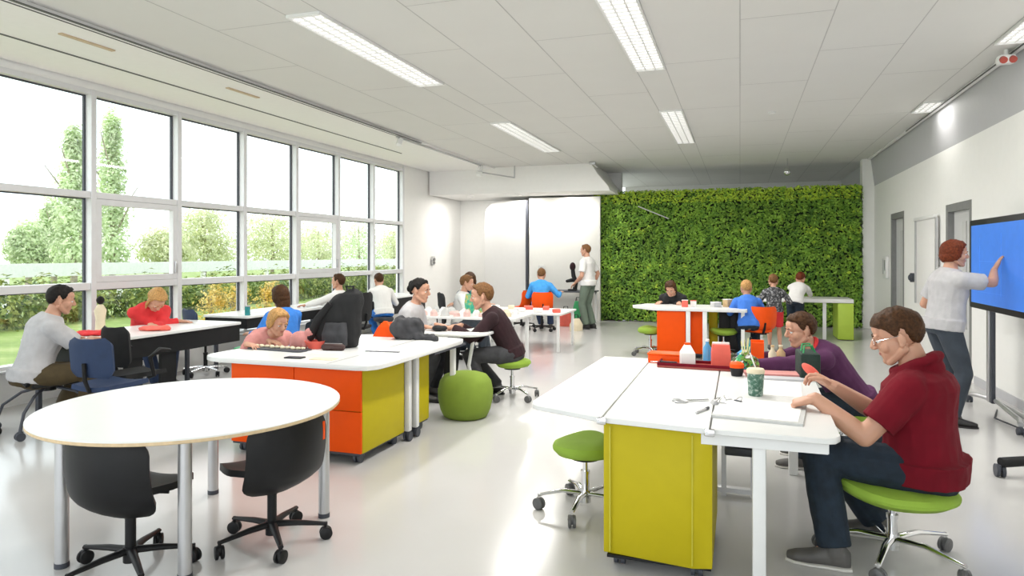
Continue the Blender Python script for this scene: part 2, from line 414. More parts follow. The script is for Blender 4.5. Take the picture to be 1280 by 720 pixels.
for lab, a in (('long recessed louvred light nearest the windows, close to the camera', (-3.655,-3.32,4.86,7.38)),
               ('recessed louvred light nearest the windows, further away', (-3.655,-3.32,9.82,12.88)),
               ('long recessed louvred light at the top middle of the view', (-1.085,-.765,3.6,7.52)),
               ('short recessed louvred light in the middle of the ceiling, further back', (-1.085,-.765,9.76,12.66)),
               ('recessed louvred light by the right wall above the screen', (2.31,2.56,4.8,7.66)),
               ('small recessed louvred light by the right wall, further back', (2.31,2.56,10.3,11.0))):
    tag(fixture(*a), lab, 'ceiling light', 'recessed ceiling lights')
for i, (y0, y1) in enumerate(((4.5,5.05),(6.6,7.15))):
    mb = MB(); mb.box((0,0,0), (.05, y1-y0, .012)); o = mb.build('slot_light', M['tan'], smooth=False); o.location = (-5.79, (y0+y1)/2, CEIL-.046)
    tag(o, ('nearer' if i == 0 else 'further')+' narrow tan slot fitting in the white ceiling strip above the windows', 'slot fitting')
for i, x in enumerate((-6.3, -5.0, -3.7)):  # lamps added under the bulkhead to brighten the dark back of the room
    t = empty('downlight', (x, 15.55, 2.985), label=['small round recessed downlight under the white bulkhead, nearest the windows','small round recessed downlight in the middle of the white bulkhead','small round recessed downlight under the white bulkhead, nearest the living wall'][i], cat='downlight', group='downlights under the bulkhead')
    mb = MB(); mb.lathe([(.05,.012),(.09,.012),(.095,0),(.075,-.006),(.07,.004),(.05,.004)]); mb.build('ring', M['whitemetal'], t)
    mb = MB(); mb.cyl((0,0,.006),.068,.006); mb.build('lens', M['diff'], t)
    L = bpy.data.lights.new('lamp_glow', 'AREA'); L.shape = 'DISK'; L.size = .13; L.energy = 22; L.color = (1,.97,.92)
    lo = bpy.data.objects.new('lamp_glow', L); COL.objects.link(lo); lo.parent = t; lo.location = (0,0,-.012)
# hanging track with spotlights
t = empty('ceiling_track', (-5.46, 10.3, CEIL), label='thin ceiling track with small spot heads near the end of the windows', cat='lighting track')
mb = MB(); mb.tube([(0,-.1,-.06),(0,3.9,-.06)], .018, 8); mb.build('rail', M['alu'], t)
for yy in (0, 1.9, 3.85):
    mb = MB(); mb.cyl((0, yy, -.035), .012, .07); mb.build('stem', M['alu'], t)
for yy in (.0, 3.8):
    mb = MB(); mb.cyl((0, yy, -.13), .05, .12, (0,.5,1)); mb.build('spot_head', M['whitemetal'], t)
t = empty('ceiling_rail', (-5.0, 14.1, CEIL), label='short grey rail hanging below the white bulkhead', cat='rail')
mb = MB(); mb.tube([(-.5,0,-.2),(.1,.7,-.27)], .015, 8); mb.build('rail', M['alu'], t)
mb = MB(); mb.cyl((-.5,0,-.1),.014,.2); mb.cyl((.1,.7,-.137),.014,.27); mb.build('stem', M['alu'], t)
mb = MB(); mb.box((-.5,0,-.24),(.12,.12,.1),bev=.02); mb.build('spot_head', M['whitemetal'], t)
# ceiling devices
def lens_dev(name, loc, label, cat, parts):
    t = empty(name, loc, label=label, cat=cat); return t
t = empty('security_camera', (2.5, 7.95, CEIL), label='white twin-lens sensor hanging near the right wall above the screen', cat='camera')
mb = MB(); mb.cyl((0,0,-.03), .02, .06); mb.box((0,0,-.1), (.16,.12,.09), bev=.03); mb.build('body', M['whitemetal'], t)
for s_ in (-1,1):
    mb = MB(); mb.cyl((s_*.04,-.055,-.11), .033, .05, (0,1,.5)); mb.build('lens', M['rust'], t)
mb = MB(); mb.cyl((0,0,-.01), .05, .02); o = mb.build('smoke_detector', M['whitemetal']); o.location = (.43, 10.37, CEIL); tag(o, 'small round white detector in the middle of the ceiling', 'smoke detector')
t = empty('ceiling_spotlight', (.95, 15.5, CEIL), label='small chrome spotlight hanging just above the top of the living wall', cat='spotlight')
mb = MB(); mb.cyl((0,0,-.12), .012, .24); mb.build('stem', M['chrome'], t)
mb = MB(); mb.ell((0,0,-.28), (.07,.07,.08)); mb.build('head', M['chrome'], t)
t = empty('ceiling_bracket', (-3.05, 14.6, CEIL), label='small grey bracket at the corner of the white bulkhead', cat='bracket')
mb = MB(); mb.box((0,0,-.04), (.14,.05,.06), bev=.01); mb.build('plate', M['alu'], t)
mb = MB(); mb.tube([(0,0,-.05),(.12,0,-.14)], .015, 8); mb.build('arm', M['alu'], t)
# small fittings on the right wall
t = empty('wall_phone', (XR-.03, 14.75, 1.2), label='white wall phone with grey keys beside the far narrow door', cat='wall phone')
mb = MB(); mb.box((0,0,.12), (.06,.34,.42), bev=.02); mb.build('body', M['whitemetal'], t)
mb = MB(); mb.box((-.035,.05,.14), (.02,.06,.3), bev=.008); mb.box((-.035,-.08,.16),(.012,.1,.2)); mb.build('handset', M['alu'], t)
t = empty('flip_board', (XR-.03, 11.7, .85), label='white wall-mounted flip board between the two doors', cat='board')
mb = MB(); mb.box((0,0,.6), (.03,1.15,1.3), bev=.005); mb.build('board', M['paper'], t)
mb = MB(); mb.box((-.03,0,1.27), (.05,1.2,.05), bev=.01); mb.build('top_rail', M['whitemetal'], t)
mb = MB(); mb.box((-.02,.6,.6), (.03,.025,1.3)); mb.build('side_rail', M['alu'], t); mb = MB(); mb.box((-.02,-.6,.6), (.03,.03,1.3)); mb.build('side_rail', M['alu'], t)
mb = MB(); mb.cyl((0,0,0), .075, .05, (1,0,0)); mb.ell((-.03,0,0),(.03,.05,.05)); o = mb.build('wall_dial', M['gasket']); o.location=(XR-.026, 12.65, 1.19); tag(o, 'black round dial on the white wall left of the flip board', 'wall dial')
# sockets on the back left wall
for x, y, z, s_ in ((-6.28, 15.9, 1.42,'left'),(-4.55, 15.84, 1.2,'right')):
    t = empty('wall_socket', (x, y-.01, z) if s_=='right' else (XL+.01, 15.1, 1.42), label='small grey fitting on the white wall %s' % ('beside the last window' if s_=='left' else 'left of the child in light blue'), cat='wall fitting')
    if s_ == 'left': t.rotation_euler = (0,0,PI/2)
    mb = MB(); mb.box((0,-.006,0), (.16,.02,.22), bev=.008); mb.build('plate', M['greypaper'], t)
    mb = MB(); mb.cyl((0,-.03,.03), .035,.04,(0,1,0)); mb.cyl((0,-.03,-.05), .03,.04,(0,1,0)); mb.build('outlet', M['doorgrey'], t)

# ------------------------------------------------------------------ outdoors
grassm = patch('lawn', (.13,.20,.03), (.20,.28,.06), (.30,.34,.12), 1.2, bump=.5)
mb = MB(); mb.box((-42, 20, -.15), (69.4, 130, .1)); o = mb.build('lawn', grassm, smooth=False); o['kind'] = 'structure'
mb = MB(); mb.box((-8.6, 4, -.09), (1.9, 40, .06)); o = mb.build('path', mat('tan_path', (.50,.38,.27), .9), smooth=False); o['kind'] = 'structure'
def fol(nm, base, sz):
    m = mat(nm, base, .7, var=.2, scale=1.2); nt = m.node_tree; b = nt.nodes['Principled BSDF']
    tl = nt.nodes.new('ShaderNodeBsdfTranslucent'); mx = nt.nodes.new('ShaderNodeMixShader'); mx.inputs[0].default_value = .45
    nt.links.new(b.inputs['Base Color'].links[0].from_socket, tl.inputs['Color']); o_ = [n for n in nt.nodes if n.type == 'OUTPUT_MATERIAL'][0]
    nt.links.new(b.outputs[0], mx.inputs[1]); nt.links.new(tl.outputs[0], mx.inputs[2]); nt.links.new(mx.outputs[0], o_.inputs[0]); return m
FM = {'hedge': [fol('hedge_a',(.16,.22,.05),1), fol('hedge_b',(.30,.34,.09),1), fol('hedge_c',(.08,.13,.03),1)],
      'pale': [fol('spring_a',(.66,.76,.50),1), fol('spring_b',(.78,.84,.62),1), fol('spring_c',(.56,.66,.42),1)],  # tree leaf colours lightened to stand in for outdoor haze
      'yellow': [fol('yellow_a',(.72,.52,.12),1), fol('yellow_b',(.80,.64,.24),1), fol('yellow_c',(.42,.38,.09),1)],
      'olive': [fol('olive_a',(.70,.74,.48),1), fol('olive_b',(.80,.80,.58),1), fol('olive_c',(.60,.64,.42),1)]}
bark = mat('pale_bark', (.35,.30,.24), .9, var=.3)
def blob_leaves(mb, c, rad, n, size, rnd):
    for i in range(n):
        while True:
            p = V(rnd.uniform(-1,1), rnd.uniform(-1,1), rnd.uniform(-1,1))
            if p.length < 1.08 and rnd.random() < 1.25-p.length*.75: break
        q = noise.noise(p*2.2+V(*c)*.3)
        p2 = V(p.x*rad[0], p.y*rad[1], p.z*rad[2])*(1+.3*q)
        r = rnd.random()+q*.5
        leaf(mb, V(*c)+p2, p+V(rnd.uniform(-.6,.6), rnd.uniform(-.6,.6), .4), size*rnd.uniform(.6,1.3), 1 if r > .62 else 0 if r > .2 else 2, rnd)
def tree(name, x, y, blobs, fm, label, cat, n, size, trunk=.12, group=None, h=2):
    t = empty(name, (x, y, -.1), label=label, cat=cat, group=group); rnd = random.Random(int(x*31+y*17))
    mb = MB()
    for c, r in blobs: blob_leaves(mb, c, r, n, size, rnd)
    mb.build('foliage', FM[fm], t, smooth=False)
    mb = MB(); mb.tube([(0,0,0),(.05,0,h*.5),(0,.03,h)], [trunk, trunk*.8, trunk*.4], 8)
    for k in range(5):
        a = k*1.3; mb.tube([(0,0,h*(.35+.1*k)), (math.cos(a)*h*.16, math.sin(a)*h*.16, h*(.6+.1*k))], [trunk*.4, trunk*.12], 6)
    mb.build('trunk', bark, t)
def ray(px, X):                         # room depth of the sight line through column px at the plane X
    k = (px-640)/850; c, s = math.cos(.3235), math.sin(.3235); return X*(k*s+c)/(k*c-s)
def zz(py, px, X):
    Y = ray(px, X); c, s = math.cos(.3235), math.sin(.3235); Z = -X*s+Y*c; return 1.57-(py-318)/850*Z
def pop(px, X, w, top, fm, label, n=900, size=.22, cat='tree', bottom=330, parts=4, name='poplar_tree'):
    Y = ray(px, X); z1 = zz(top, px, X); z0 = max(.2, zz(bottom, px, X)); D = -X*.318+Y*.948; ww = w/850*D/2
    bl = []
    for k in range(parts):
        f = (k+.5)/parts; zc = z0+(z1-z0)*f+.1; tp_ = (.70 if name == 'poplar_tree' else .42)*f**1.8
        bl.append(((0,0,zc), (ww*(1.1-tp_), ww*(1.1-tp_), (z1-z0)/parts*.75)))
    if name != 'poplar_tree':
        for q in (-1,1): bl.append(((0, q*ww*.7, z0+(z1-z0)*(.35-.1*q)+.1), (ww*.6, ww*.7, (z1-z0)*.42)))
    tree(name, X, Y, bl, fm, label, cat, int(n*1.5), size*.58, h=z1*.9)
pop(92, -22, 46, 165, 'pale', 'tall pale green poplar left of the first window post', 1100, .26)
pop(140, -23, 44, 145, 'pale', 'tallest pale green poplar, right of the first window post', 1100, .26)
pop(35, -25, 42, 280, 'pale', 'low pale tree at the left edge of the first window', 700, .25, parts=2, name='garden_tree')
pop(67, -26, 34, 250, 'pale', 'pale bushy tree between the low tree and the first poplar', 700, .25, parts=3, name='garden_tree')
pop(207, -24, 60, 285, 'olive', 'yellowish tree low in the second window', 800, .25, parts=2, name='garden_tree')
pop(255, -26, 74, 262, 'olive', 'pale olive tree filling the lower third window', 1000, .26, parts=3, name='garden_tree')
pop(340, -27, 92, 268, 'olive', 'pale olive tree filling the lower fourth window', 1000, .27, parts=3, name='garden_tree')
pop(398, -28, 70, 280, 'olive', 'pale olive tree in the lower fifth window', 900, .28, parts=2, name='garden_tree')
pop(448, -29, 70, 274, 'pale', 'pale tree in the lower sixth window', 900, .28, parts=2, name='garden_tree')
pop(492, -30, 45, 282, 'olive', 'pale tree seen through the last window', 800, .3, parts=2, name='garden_tree')
# long pale rail fence outside
t = empty('garden_fence', (-19, 20, -.1), label='long pale board fence with posts running behind the hedge outside', cat='fence')
mb = MB(); mb.box((0,0,1.22),(.12,70,.38)); mb.build('top_band', mat('pale_fence_board', (.72,.74,.70), .7), t, smooth=False)
for k in range(18):
    mb = MB(); mb.box((0,-32+k*3.6,.5),(.12,.12,1.0)); mb.build('post', M['paper'], t, smooth=False)
# one continuous clipped hedge along the garden edge
t = empty('hedge', (-16, 22, -.1), label='long dense green hedge outside the windows in front of the pale fence', cat='hedge'); rh = random.Random(9); mb = MB()
for i in range(40):
    y = -18+i*1.05
    blob_leaves(mb, (rh.uniform(-.4,.4), y, .34+rh.uniform(-.05,.08)), (.95,.95,.75+rh.uniform(-.1,.12)), 950, .15, rh)
o = mb.build('foliage', FM['hedge'], t, smooth=False); o['kind'] = 'stuff'
for i, (px, w) in enumerate(((262,16),(290,20),(331,20))):
    X = -10.5; Y = ray(px, X)
    tree('flowering_shrub', X, Y, [((0,0,.45),(.3,.35,.42)), ((.1,.1,.8),(.2,.24,.3))], 'yellow', 'yellow flowering shrub close outside the %s' % ['third window, leftmost of the yellow ones','third window, beside the post','fourth window'][i], 'shrub', 420, .07, .03, h=.8)
# ------------------------------------------------------------------ seating
def star_base(root, mbase, r=.29, hub=.085, cast=M['black'], n=5, ph=.3, cr=.034, arch=.0, thick=.018):
    b = MB(); b.cyl((0,0,hub), .034, .075, n=18)
    for k in range(n):
        a = ph+2*PI*k/n; c, s = math.cos(a), math.sin(a)
        pts = [(c*.02, s*.02, hub+.018), (c*r*.45, s*r*.45, hub+.014+arch), (c*r*.97, s*r*.97, hub-.002)]
        R = []
        for (x, y, z), w, h in zip(pts, (.024, .019, .014), (thick, thick*.85, thick*.55)):
            u = V(-s, c, 0); R.append([V(x,y,z)+u*w*math.cos(t)+V(0,0,1)*h*math.sin(t) for t in [2*PI*j/10 for j in range(10)]])
        b.ring(R)
        b.cyl((c*r*.95, s*r*.95, hub-.012), .009, .04, n=8)
    b.build('base', mbase, root)
    for k in range(n):
        a = ph+2*PI*k/n; c, s = math.cos(a)*r*.95, math.sin(a)*r*.95; q = a+.9+k
        b = MB(); ax = V(math.cos(q), math.sin(q), 0)
        for sg in (-1, 1):
            p = V(c, s, cr)+ax*sg*.014
            b.tube([p-ax*.009, p-ax*.006, p+ax*.006, p+ax*.009], [cr*.86, cr, cr, cr*.86], 18)
        b.ell((c, s, cr+.010), (cr*.72, cr*.72, cr*.85), n=12, m=6)
        b.build('caster', cast, root)
def gas(root, m, z0=.08, z1=.40, sleeve=M['black']):
    b = MB(); b.cyl((0,0,(z0+z1)/2), .016, z1-z0, n=16); b.cyl((0,0,z0+(z1-z0)*.3), .025, (z1-z0)*.6, n=16); b.cyl((0,0,z0+(z1-z0)*.62), .029, .02, n=16)
    b.build('gas_lift', m, root)
def shell_grid(fn, nu, nv, th):
    """closed thin shell from surface fn(u,v)->point ; th thickness along normal"""
    P = [[Vector(fn(i/nu, j/nv)) for j in range(nv+1)] for i in range(nu+1)]
    N = []
    for i in range(nu+1):
        r = []
        for j in range(nv+1):
            du = P[min(i+1, nu)][j]-P[max(i-1, 0)][j]; dv = P[i][min(j+1, nv)]-P[i][max(j-1, 0)]
            n = du.cross(dv); r.append(n.normalized() if n.length > 1e-9 else V(0,0,1))
        N.append(r)
    vs = [P[i][j]+N[i][j]*th/2 for i in range(nu+1) for j in range(nv+1)]+[P[i][j]-N[i][j]*th/2 for i in range(nu+1) for j in range(nv+1)]
    K = (nu+1)*(nv+1); fs = []; ix = lambda i, j: i*(nv+1)+j
    for i in range(nu):
        for j in range(nv):
            fs.append([ix(i,j), ix(i+1,j), ix(i+1,j+1), ix(i,j+1)]); fs.append([K+ix(i,j), K+ix(i,j+1), K+ix(i+1,j+1), K+ix(i+1,j)])
    for i in range(nu):
        for j in (0, nv): fs.append([ix(i,j), ix(i+1,j), K+ix(i+1,j), K+ix(i,j)])
    for j in range(nv):
        for i in (0, nu): fs.append([ix(i,j), ix(i,j+1), K+ix(i,j+1), K+ix(i,j)])
    return MB().add(vs, fs)
def task_chair(label, shell, basem=M['black'], cast=M['black'], seat_h=.44, w=.44, back_z=(.33,.70), wrap=.10, ph=.3, group=None, name='task_chair', r=.29, taper=.0, seat_d=.44):
    """front is +Y"""
    t = empty(name, label=label, cat='chair', group=group)
    star_base(t, basem, r=r, cast=cast, ph=ph); gas(t, basem, .08, seat_h-.045)
    m = MB(); m.box((0,0,seat_h-.055), (.16,.20,.03), bev=.01); m.tube([(.06,.03,seat_h-.055),(.17,.06,seat_h-.06)], .007, 8); m.build('mechanism', M['black'], t)
    # seat: rounded dished pad
    def st(u, v):
        a = v*2-1; y = (u-.46)*seat_d*.92+.03; ww = w/2*(1-.30*max(0,(u-.45)/.55)**2)*(1-.42*max(0,(.45-u)/.45)); x = a*ww
        e = (1-abs(a)**4); z = seat_h-.012-.035*e*0 - .018*(1-a*a)-.03*max(0,(u-.7)/.3)**2+.012*max(0,(.25-u)/.25)**2
        return (x, y, z)
    shell_grid(st, 14, 14, .034).build('seat', shell, t)
    z0, z1 = back_z
    def bk(u, v):
        a = v*2-1; z = z0+(z1-z0)*u
        edge = 1-.45*max(0,(.25-u)/.25)**2-.18*max(0,(u-.8)/.2)**2-taper*u
        ww = w/2*edge; x = a*ww; y = -.17-.035*math.sin(u*PI*.9)-.05*u+wrap*a*a*edge+.10*max(0,(.3-u)/.3)**2
        return (x, y, z)
    shell_grid(bk, 16, 16, .026).build('backrest', shell, t)
    m = MB(); m.tube([(0,-.02,seat_h-.05),(0,-.15,seat_h-.045),(0,-.205,seat_h+.03),(0,-.235,seat_h+.12)], [.02,.02,.018,.014], 10); m.build('back_bracket', basem, t)
    return t
def stool(label, seat_h=.42, r=.235, group=None, ph=.3, basem=None, cushion=None, sad=.0, br=.30):
    t = empty('swivel_stool', label=label, cat='stool', group=group); basem = basem or M['chrome']
    star_base(t, basem, r=br, cast=M['cast'], ph=ph, cr=.036, arch=.015, thick=.014, hub=.09); gas(t, basem, .09, seat_h-.10)
    c = MB(); prof = [(0, seat_h-.085), (r*.55, seat_h-.083), (r*.86, seat_h-.06), (r*.99, seat_h-.028), (r, seat_h-.012), (r*.95, seat_h+.008), (r*.75, seat_h+.018), (r*.4, seat_h+.014), (0, seat_h+.010)]
    c.lathe(prof, n=40)
    for v in c.v:                                                    # saddle: nose lifts, waist narrows
        k = v.y/r; v.z += sad*(.5*k*abs(k)) - .02*(v.x/r)**2; v.x *= 1-.22*max(0,k); v.y *= 1.06
    c.build('cushion', cushion or M['lime'], t)
    p = MB(); p.cyl((0,0,seat_h-.095), r*.45, .02, n=24); p.tube([(.05,0,seat_h-.1),(.17,.03,seat_h-.11)], .006, 8); p.build('seat_plate', M['black'], t)
    return t
M['cast'] = mat('grey_caster', (.10,.10,.10), .35, var=.1)

# ------------------------------------------------------------------ round table with two black chairs
def fit_table():
    return (-2.875, 3.03, .78, .73)
TX, TY, TR, TA = fit_table()
t = empty('round_table', (TX, TY, 0), label='white round-topped table with pale wood edge in the left foreground', cat='table')
mb = MB(); n = 72
R_ = .78
mb.ring([[V(R_*k*math.cos(2*PI*j/n), R_*k*math.sin(2*PI*j/n), z) for j in range(n)] for k, z in ((.995,.716),(1,.720),(1,.733))], 1)
mb.ring([[V(R_*k*math.cos(2*PI*j/n), R_*k*math.sin(2*PI*j/n), z) for j in range(n)] for k, z in ((1,.733),(1,.738),(.996,.741))], 0)
mb.build('tabletop', [M['white'], M['ply']], t)
for x, y in ((-3.23,2.52), (-2.55,2.62), (-2.36,3.50), (-3.28,3.61)):
    lg = MB(); lg.cyl((x-TX, y-TY, .37), .032, .69, n=24); o = lg.build('leg', M['alu'], t)
    ft = MB(); ft.cyl((x-TX, y-TY, .013), .034, .026, n=24); ft.build('foot', M['gasket'], o)
mb = MB()
pts = [(-3.23,2.52), (-2.55,2.62), (-2.36,3.50), (-3.28,3.61)]
for i in range(4):
    a, b = V(*pts[i],0), V(*pts[(i+1)%4],0); d = (b-a); c = (a+b)/2-V(TX,TY,0); c.z = .70
    mb.box(c, (d.length-.06,.02,.03), rz=math.atan2(d.y,d.x))
mb.build('rail', M['alu'], t)
c1 = task_chair('black task chair tucked under the left side of the round table', M['black'], back_z=(.30,.695), seat_h=.44, w=.46, wrap=.09, ph=.55, group=None, r=.30, seat_d=.46)
place(c1, (-2.87, 2.60, 0), face(-.12,.99), c1['label'])
c2 = copy_tree(c1); place(c2, (-2.42, 3.10, 0), face(-.93,.36), 'black task chair with a red tag tucked under the right side of the round table')
mb = MB(); mb.box((.205,-.178,.60), (.022,.012,.10), bev=.003, rz=.45); mb.build('red_tag', M['orangefab'], c2)

# ------------------------------------------------------------------ mobile storage cabinets
def caster(root, x, y, r=.04, name='caster', m=None, ax=(1,0,0)):
    b = MB(); a = Vector(ax)
    for sg in (-1,1): b.tube([V(x,y,r)+a*(sg*.018-.010), V(x,y,r)+a*(sg*.018+.010)], r, 18)
    b.box((x,y,r+.018), (.03,.05,.05), bev=.01)
    return b.build(name, m or M['gasket'], root)
def cabinet(name, label, x0, x1, y0, y1, z0, z1, mfront, mside, doors=1, drawers=0, cat='cabinet', group=None, faces='front', slot=False, back=None):
    t = empty(name, ((x0+x1)/2, (y0+y1)/2, 0), label=label, cat=cat, group=group); w, d, h = x1-x0, y1-y0, z1-z0
    b = MB(); b.box((0, .011, (z0+z1)/2), (w, d-.022, h), bev=.004); b.build('carcass', mside, t)
    if drawers:
        for r_ in range(drawers):
            for c_ in range(doors):
                ww = w/doors; hh = h/drawers
                q = MB(); q.box((-w/2+ww*(c_+.5), -d/2+.010, z0+hh*(r_+.5)), (ww-.006, .02, hh-.006), bev=.003); dr = q.build('drawer', mfront, t)
    else:
        for c_ in range(doors):
            ww = w/doors; q = MB(); q.box((-w/2+ww*(c_+.5), -d/2+.010, (z0+z1)/2), (ww-.005, .02, h-.006), bev=.003); dr = q.build('door', mfront, t)
    p = MB(); p.box((0,0,z0-.008), (w-.02,d-.02,.014)); p.build('plinth', M['gasket'], t)
    for sx in (-1,1):
        for sy in (-1,1): caster(t, sx*(w/2-.07), sy*(d/2-.08), min(.04,(z0-.016)/2))
    return t
TZ = .76
# centre-left island: orange front, yellow end, white post, second yellow unit, wide white worktop
cb = cabinet('storage_cabinet', 'wide orange-fronted cabinet with a yellow end under the centre-left worktop', -3.84, -2.66, 4.42, 5.10, .085, .712, M['orange'], M['yellow'], doors=2, drawers=2)
q = MB(); q.box((-.02, -.339-.004, .36), (.004,.004,.2)); 
cb2 = cabinet('storage_cabinet', 'narrow yellow cabinet behind the white post of the centre-left island', -3.5, -2.68, 5.30, 5.62, .085, .712, M['yellow'], M['yellow'], doors=1)
t = empty('island_worktop', (-3.2, 5.2, 0), label='long white worktop with a folding leaf over the orange and yellow cabinets', cat='worktop')
mb = MB(); ol = rrect(-4.04+3.2, -2.50+3.2, 4.32-5.2, 6.15-5.2, rs=[.16,.10,.10,.10])
ol = [(-.90,-.72),(-.86,-.80),(-.78,-.85),(-.66,-.87),(.55,-.87),(.63,-.85),(.68,-.78),(.70,-.60),(.71,.30),(.71,.74),(.68,.84),(.60,.88),(-.30,.90),(-.40,.86),(-.45,.76),(-.52,.10),(-.60,-.16),(-.78,-.20),(-.86,-.25),(-.89,-.34)]
mb.slab(ol, .722, .76, bev=.004); mb.build('tabletop', M['white'], t)
mb = MB(); mb.box((.30,.0,.7602),(.012,1.72,.0012)); mb.build('leaf_joint', M['alu'], t, smooth=False)
for x, y in ((.545,-.04),(.545,.10)):
    mb = MB(); mb.box((x,y,.40),(.05,.055,.64),bev=.01); o = mb.build('leg', M['whitemetal'], t); caster(o, x, y, .04)
for x, y in ((-.35,.75),(.60,.78)):
    mb = MB(); mb.box((x,y,.361),(.05,.05,.72),bev=.01); mb.build('leg', M['whitemetal'], t)
mb = MB(); mb.box((.68,.50,.712),(.05,.70,.018)); mb.build('leaf_support', M['gasket'], t)

# right foreground table
t = empty('folding_table', (-.3, 4.4, 0), label='large white folding table over the tall yellow cabinet in the right foreground', cat='table')
ox, oy = -.3, 4.4
def sl(pts): return [(x-ox, y-oy) for x, y in pts]
mb = MB(); mb.slab(sl([(-1.085,3.60),(-1.07,3.54),(-1.03,3.50),(-.655,3.345),(-.655,5.36),(-1.02,5.36)]), .733, .76, bev=.004); mb.build('left_leaf', M['white'], t)
mb = MB(); mb.slab(sl([(-.647,3.345),(-.137,3.285),(-.137,4.30),(-.647,4.30)]), .733, .76, bev=.003); mb.build('tabletop', M['white'], t)
mb = MB(); mb.slab(sl([(-.647,4.306),(-.137,4.306),(-.137,5.36),(-.647,5.36)]), .733, .76, bev=.003); mb.build('tabletop', M['white'], t)
mb = MB(); mb.slab(sl([(-.129,3.285),(.36,3.27),(.40,3.29),(.425,3.34),(.47,5.36),(-.129,5.36)]), .733, .76, bev=.004); mb.build('right_leaf', M['white'], t)
mb = MB(); mb.box((.10-ox+.0,3.36-oy,.702),(.55,.04,.06)); mb.box((.36-ox,4.3-oy,.702),(.04,1.9,.06)); mb.box((-.13-ox,4.35-oy,.715),(.03,1.9,.03)); mb.build('apron', M['whitemetal'], t)
for x, y in ((.085,3.40),(.36,5.24),(-.95,5.24)):
    mb = MB(); mb.box((x-ox,y-oy,.366),(.062,.062,.732),bev=.01); mb.build('leg', M['whitemetal'], t)
for x, y in ((-.651,3.335),(-.133,3.272)):
    mb = MB(); mb.box((x-ox,y-oy,.745),(.05,.025,.035),bev=.008); mb.cyl((x-ox-.012,y-oy-.012,.745),.008,.012,(0,1,0)); mb.build('hinge_catch', M['chrome'], t)
# tall yellow cabinet
t = empty('storage_cabinet', (-.38, 3.7, 0), label='tall yellow cabinet filling the underside of the right foreground table', cat='cabinet')
mb = MB(); mb.slab([(-.27,-.31),(.17,-.365),(.255,-.34),(.255,.42),(-.27,.42)], .075, .728, bev=.004); mb.build('carcass', M['yellow'], t)
mb = MB(); mb.box((-.235,-.327,.40),(.008,.006,.62),rz=-.12); mb.box((.165,-.368,.40),(.006,.006,.62)); mb.build('edge_strip', mat('yellow_edge',(.52,.47,.03),.4), t)
mb = MB(); mb.box((.257,-.05,.655),(.006,.016,.10),bev=.002); mb.build('finger_slot', M['black'], t)
mb = MB(); mb.box((0,.04,.067),(.50,.74,.014)); mb.build('plinth', M['black'], t)
for x, y in ((-.2,-.24),(.18,-.26),(-.2,.34),(.18,.34)): caster(t, x, y, .028)
t = empty('under_table_unit', (.0, 4.55, 0), label='dark low drawer unit behind the tall yellow cabinet, under the table', cat='drawer unit')
mb = MB(); mb.box((-.02,0,.60),(.20,.35,.20),bev=.01); mb.build('carcass', M['black'], t)
for z in (.37,.46):
    mb = MB(); mb.box((0,-.06,z),(.18,.3,.05),bev=.01); mb.build('tray', M['gasket'], t)
mb = MB(); mb.box((-.1,.1,.26),(.03,.03,.52)); mb.box((.08,.1,.26),(.03,.03,.52)); mb.box((0,.1,.04),(.3,.05,.03)); mb.build('stand', M['alu'], t)

# green stools
st = stool('lime green stool left of the tall yellow cabinet', .425, .20, ph=3.4, sad=.02, group=None); st.location = (-.90, 4.10, 0)
st2 = stool('lime green saddle stool under the sitting person in the crimson shirt', .40, .285, ph=.42, sad=.05, br=.36); st2.location = (.745, 3.955, 0); st2.rotation_euler = (0,0,face(-1,.15))
st3 = copy_tree(st); place(st3, (-2.36, 7.05, 0), 1.0, 'lime green stool under the person in the dark maroon sweater')
st4 = copy_tree(st); place(st4, (-.24, 10.9, 0), 2.0, 'lime green stool in front of the orange cabinets at the back')
st5 = copy_tree(st); place(st5, (-1.33, 10.75, 0), .4, 'lime green stool at the left end of the back table')
for s in (st, st3, st4, st5): s['group'] = 'lime green swivel stools'
# purple person's stool
st6 = copy_tree(st); place(st6, (.72, 5.55, 0), 1.5, 'lime green stool mostly hidden under the person in the purple sweater'); st6['group'] = 'lime green swivel stools'
# pouf
mb = MB(); mb.lathe([(0,.0),(.17,.0),(.205,.015),(.238,.08),(.262,.18),(.266,.26),(.245,.35),(.20,.405),(.13,.428),(0,.435)], n=48)
for v in mb.v:
    k = math.copysign(abs(v.x/.27)**.8, v.x)*.27; v.x = .6*v.x+.4*k
o = mb.build('pouf', M['moss'], angle=80); o.location = (-2.52, 6.10, 0); tag(o, 'rounded moss green pouf standing on the floor in the middle', 'pouf')

# small white table with rounded end, dark pedestal
t = empty('small_table', (-2.95, 6.75, 0), label='small white round-ended table between the two people behind the island', cat='table')
mb = MB(); mb.slab(rrect(-.58,.46,-.34,.30,r=.26,n=8), .722, .752, bev=.005); mb.build('tabletop', M['white'], t)
mb = MB(); mb.slab([(-.02,-.05),(.10,-.05),(.10,.05),(-.02,.05)], .03, .72); 
for v in mb.v: v.x += (.72-v.z)*-.12
mb.build('pedestal', M['black'], t, smooth=False)
mb = MB(); mb.box((-.07,0,.015),(.5,.42,.03),bev=.012); mb.build('base_plate', M['black'], t)
mb = MB(); mb.tube([(.30,-.1,.72),(.24,-.1,.4),(.33,-.1,.0)], .02, 10); mb.build('leg', M['whitemetal'], t)

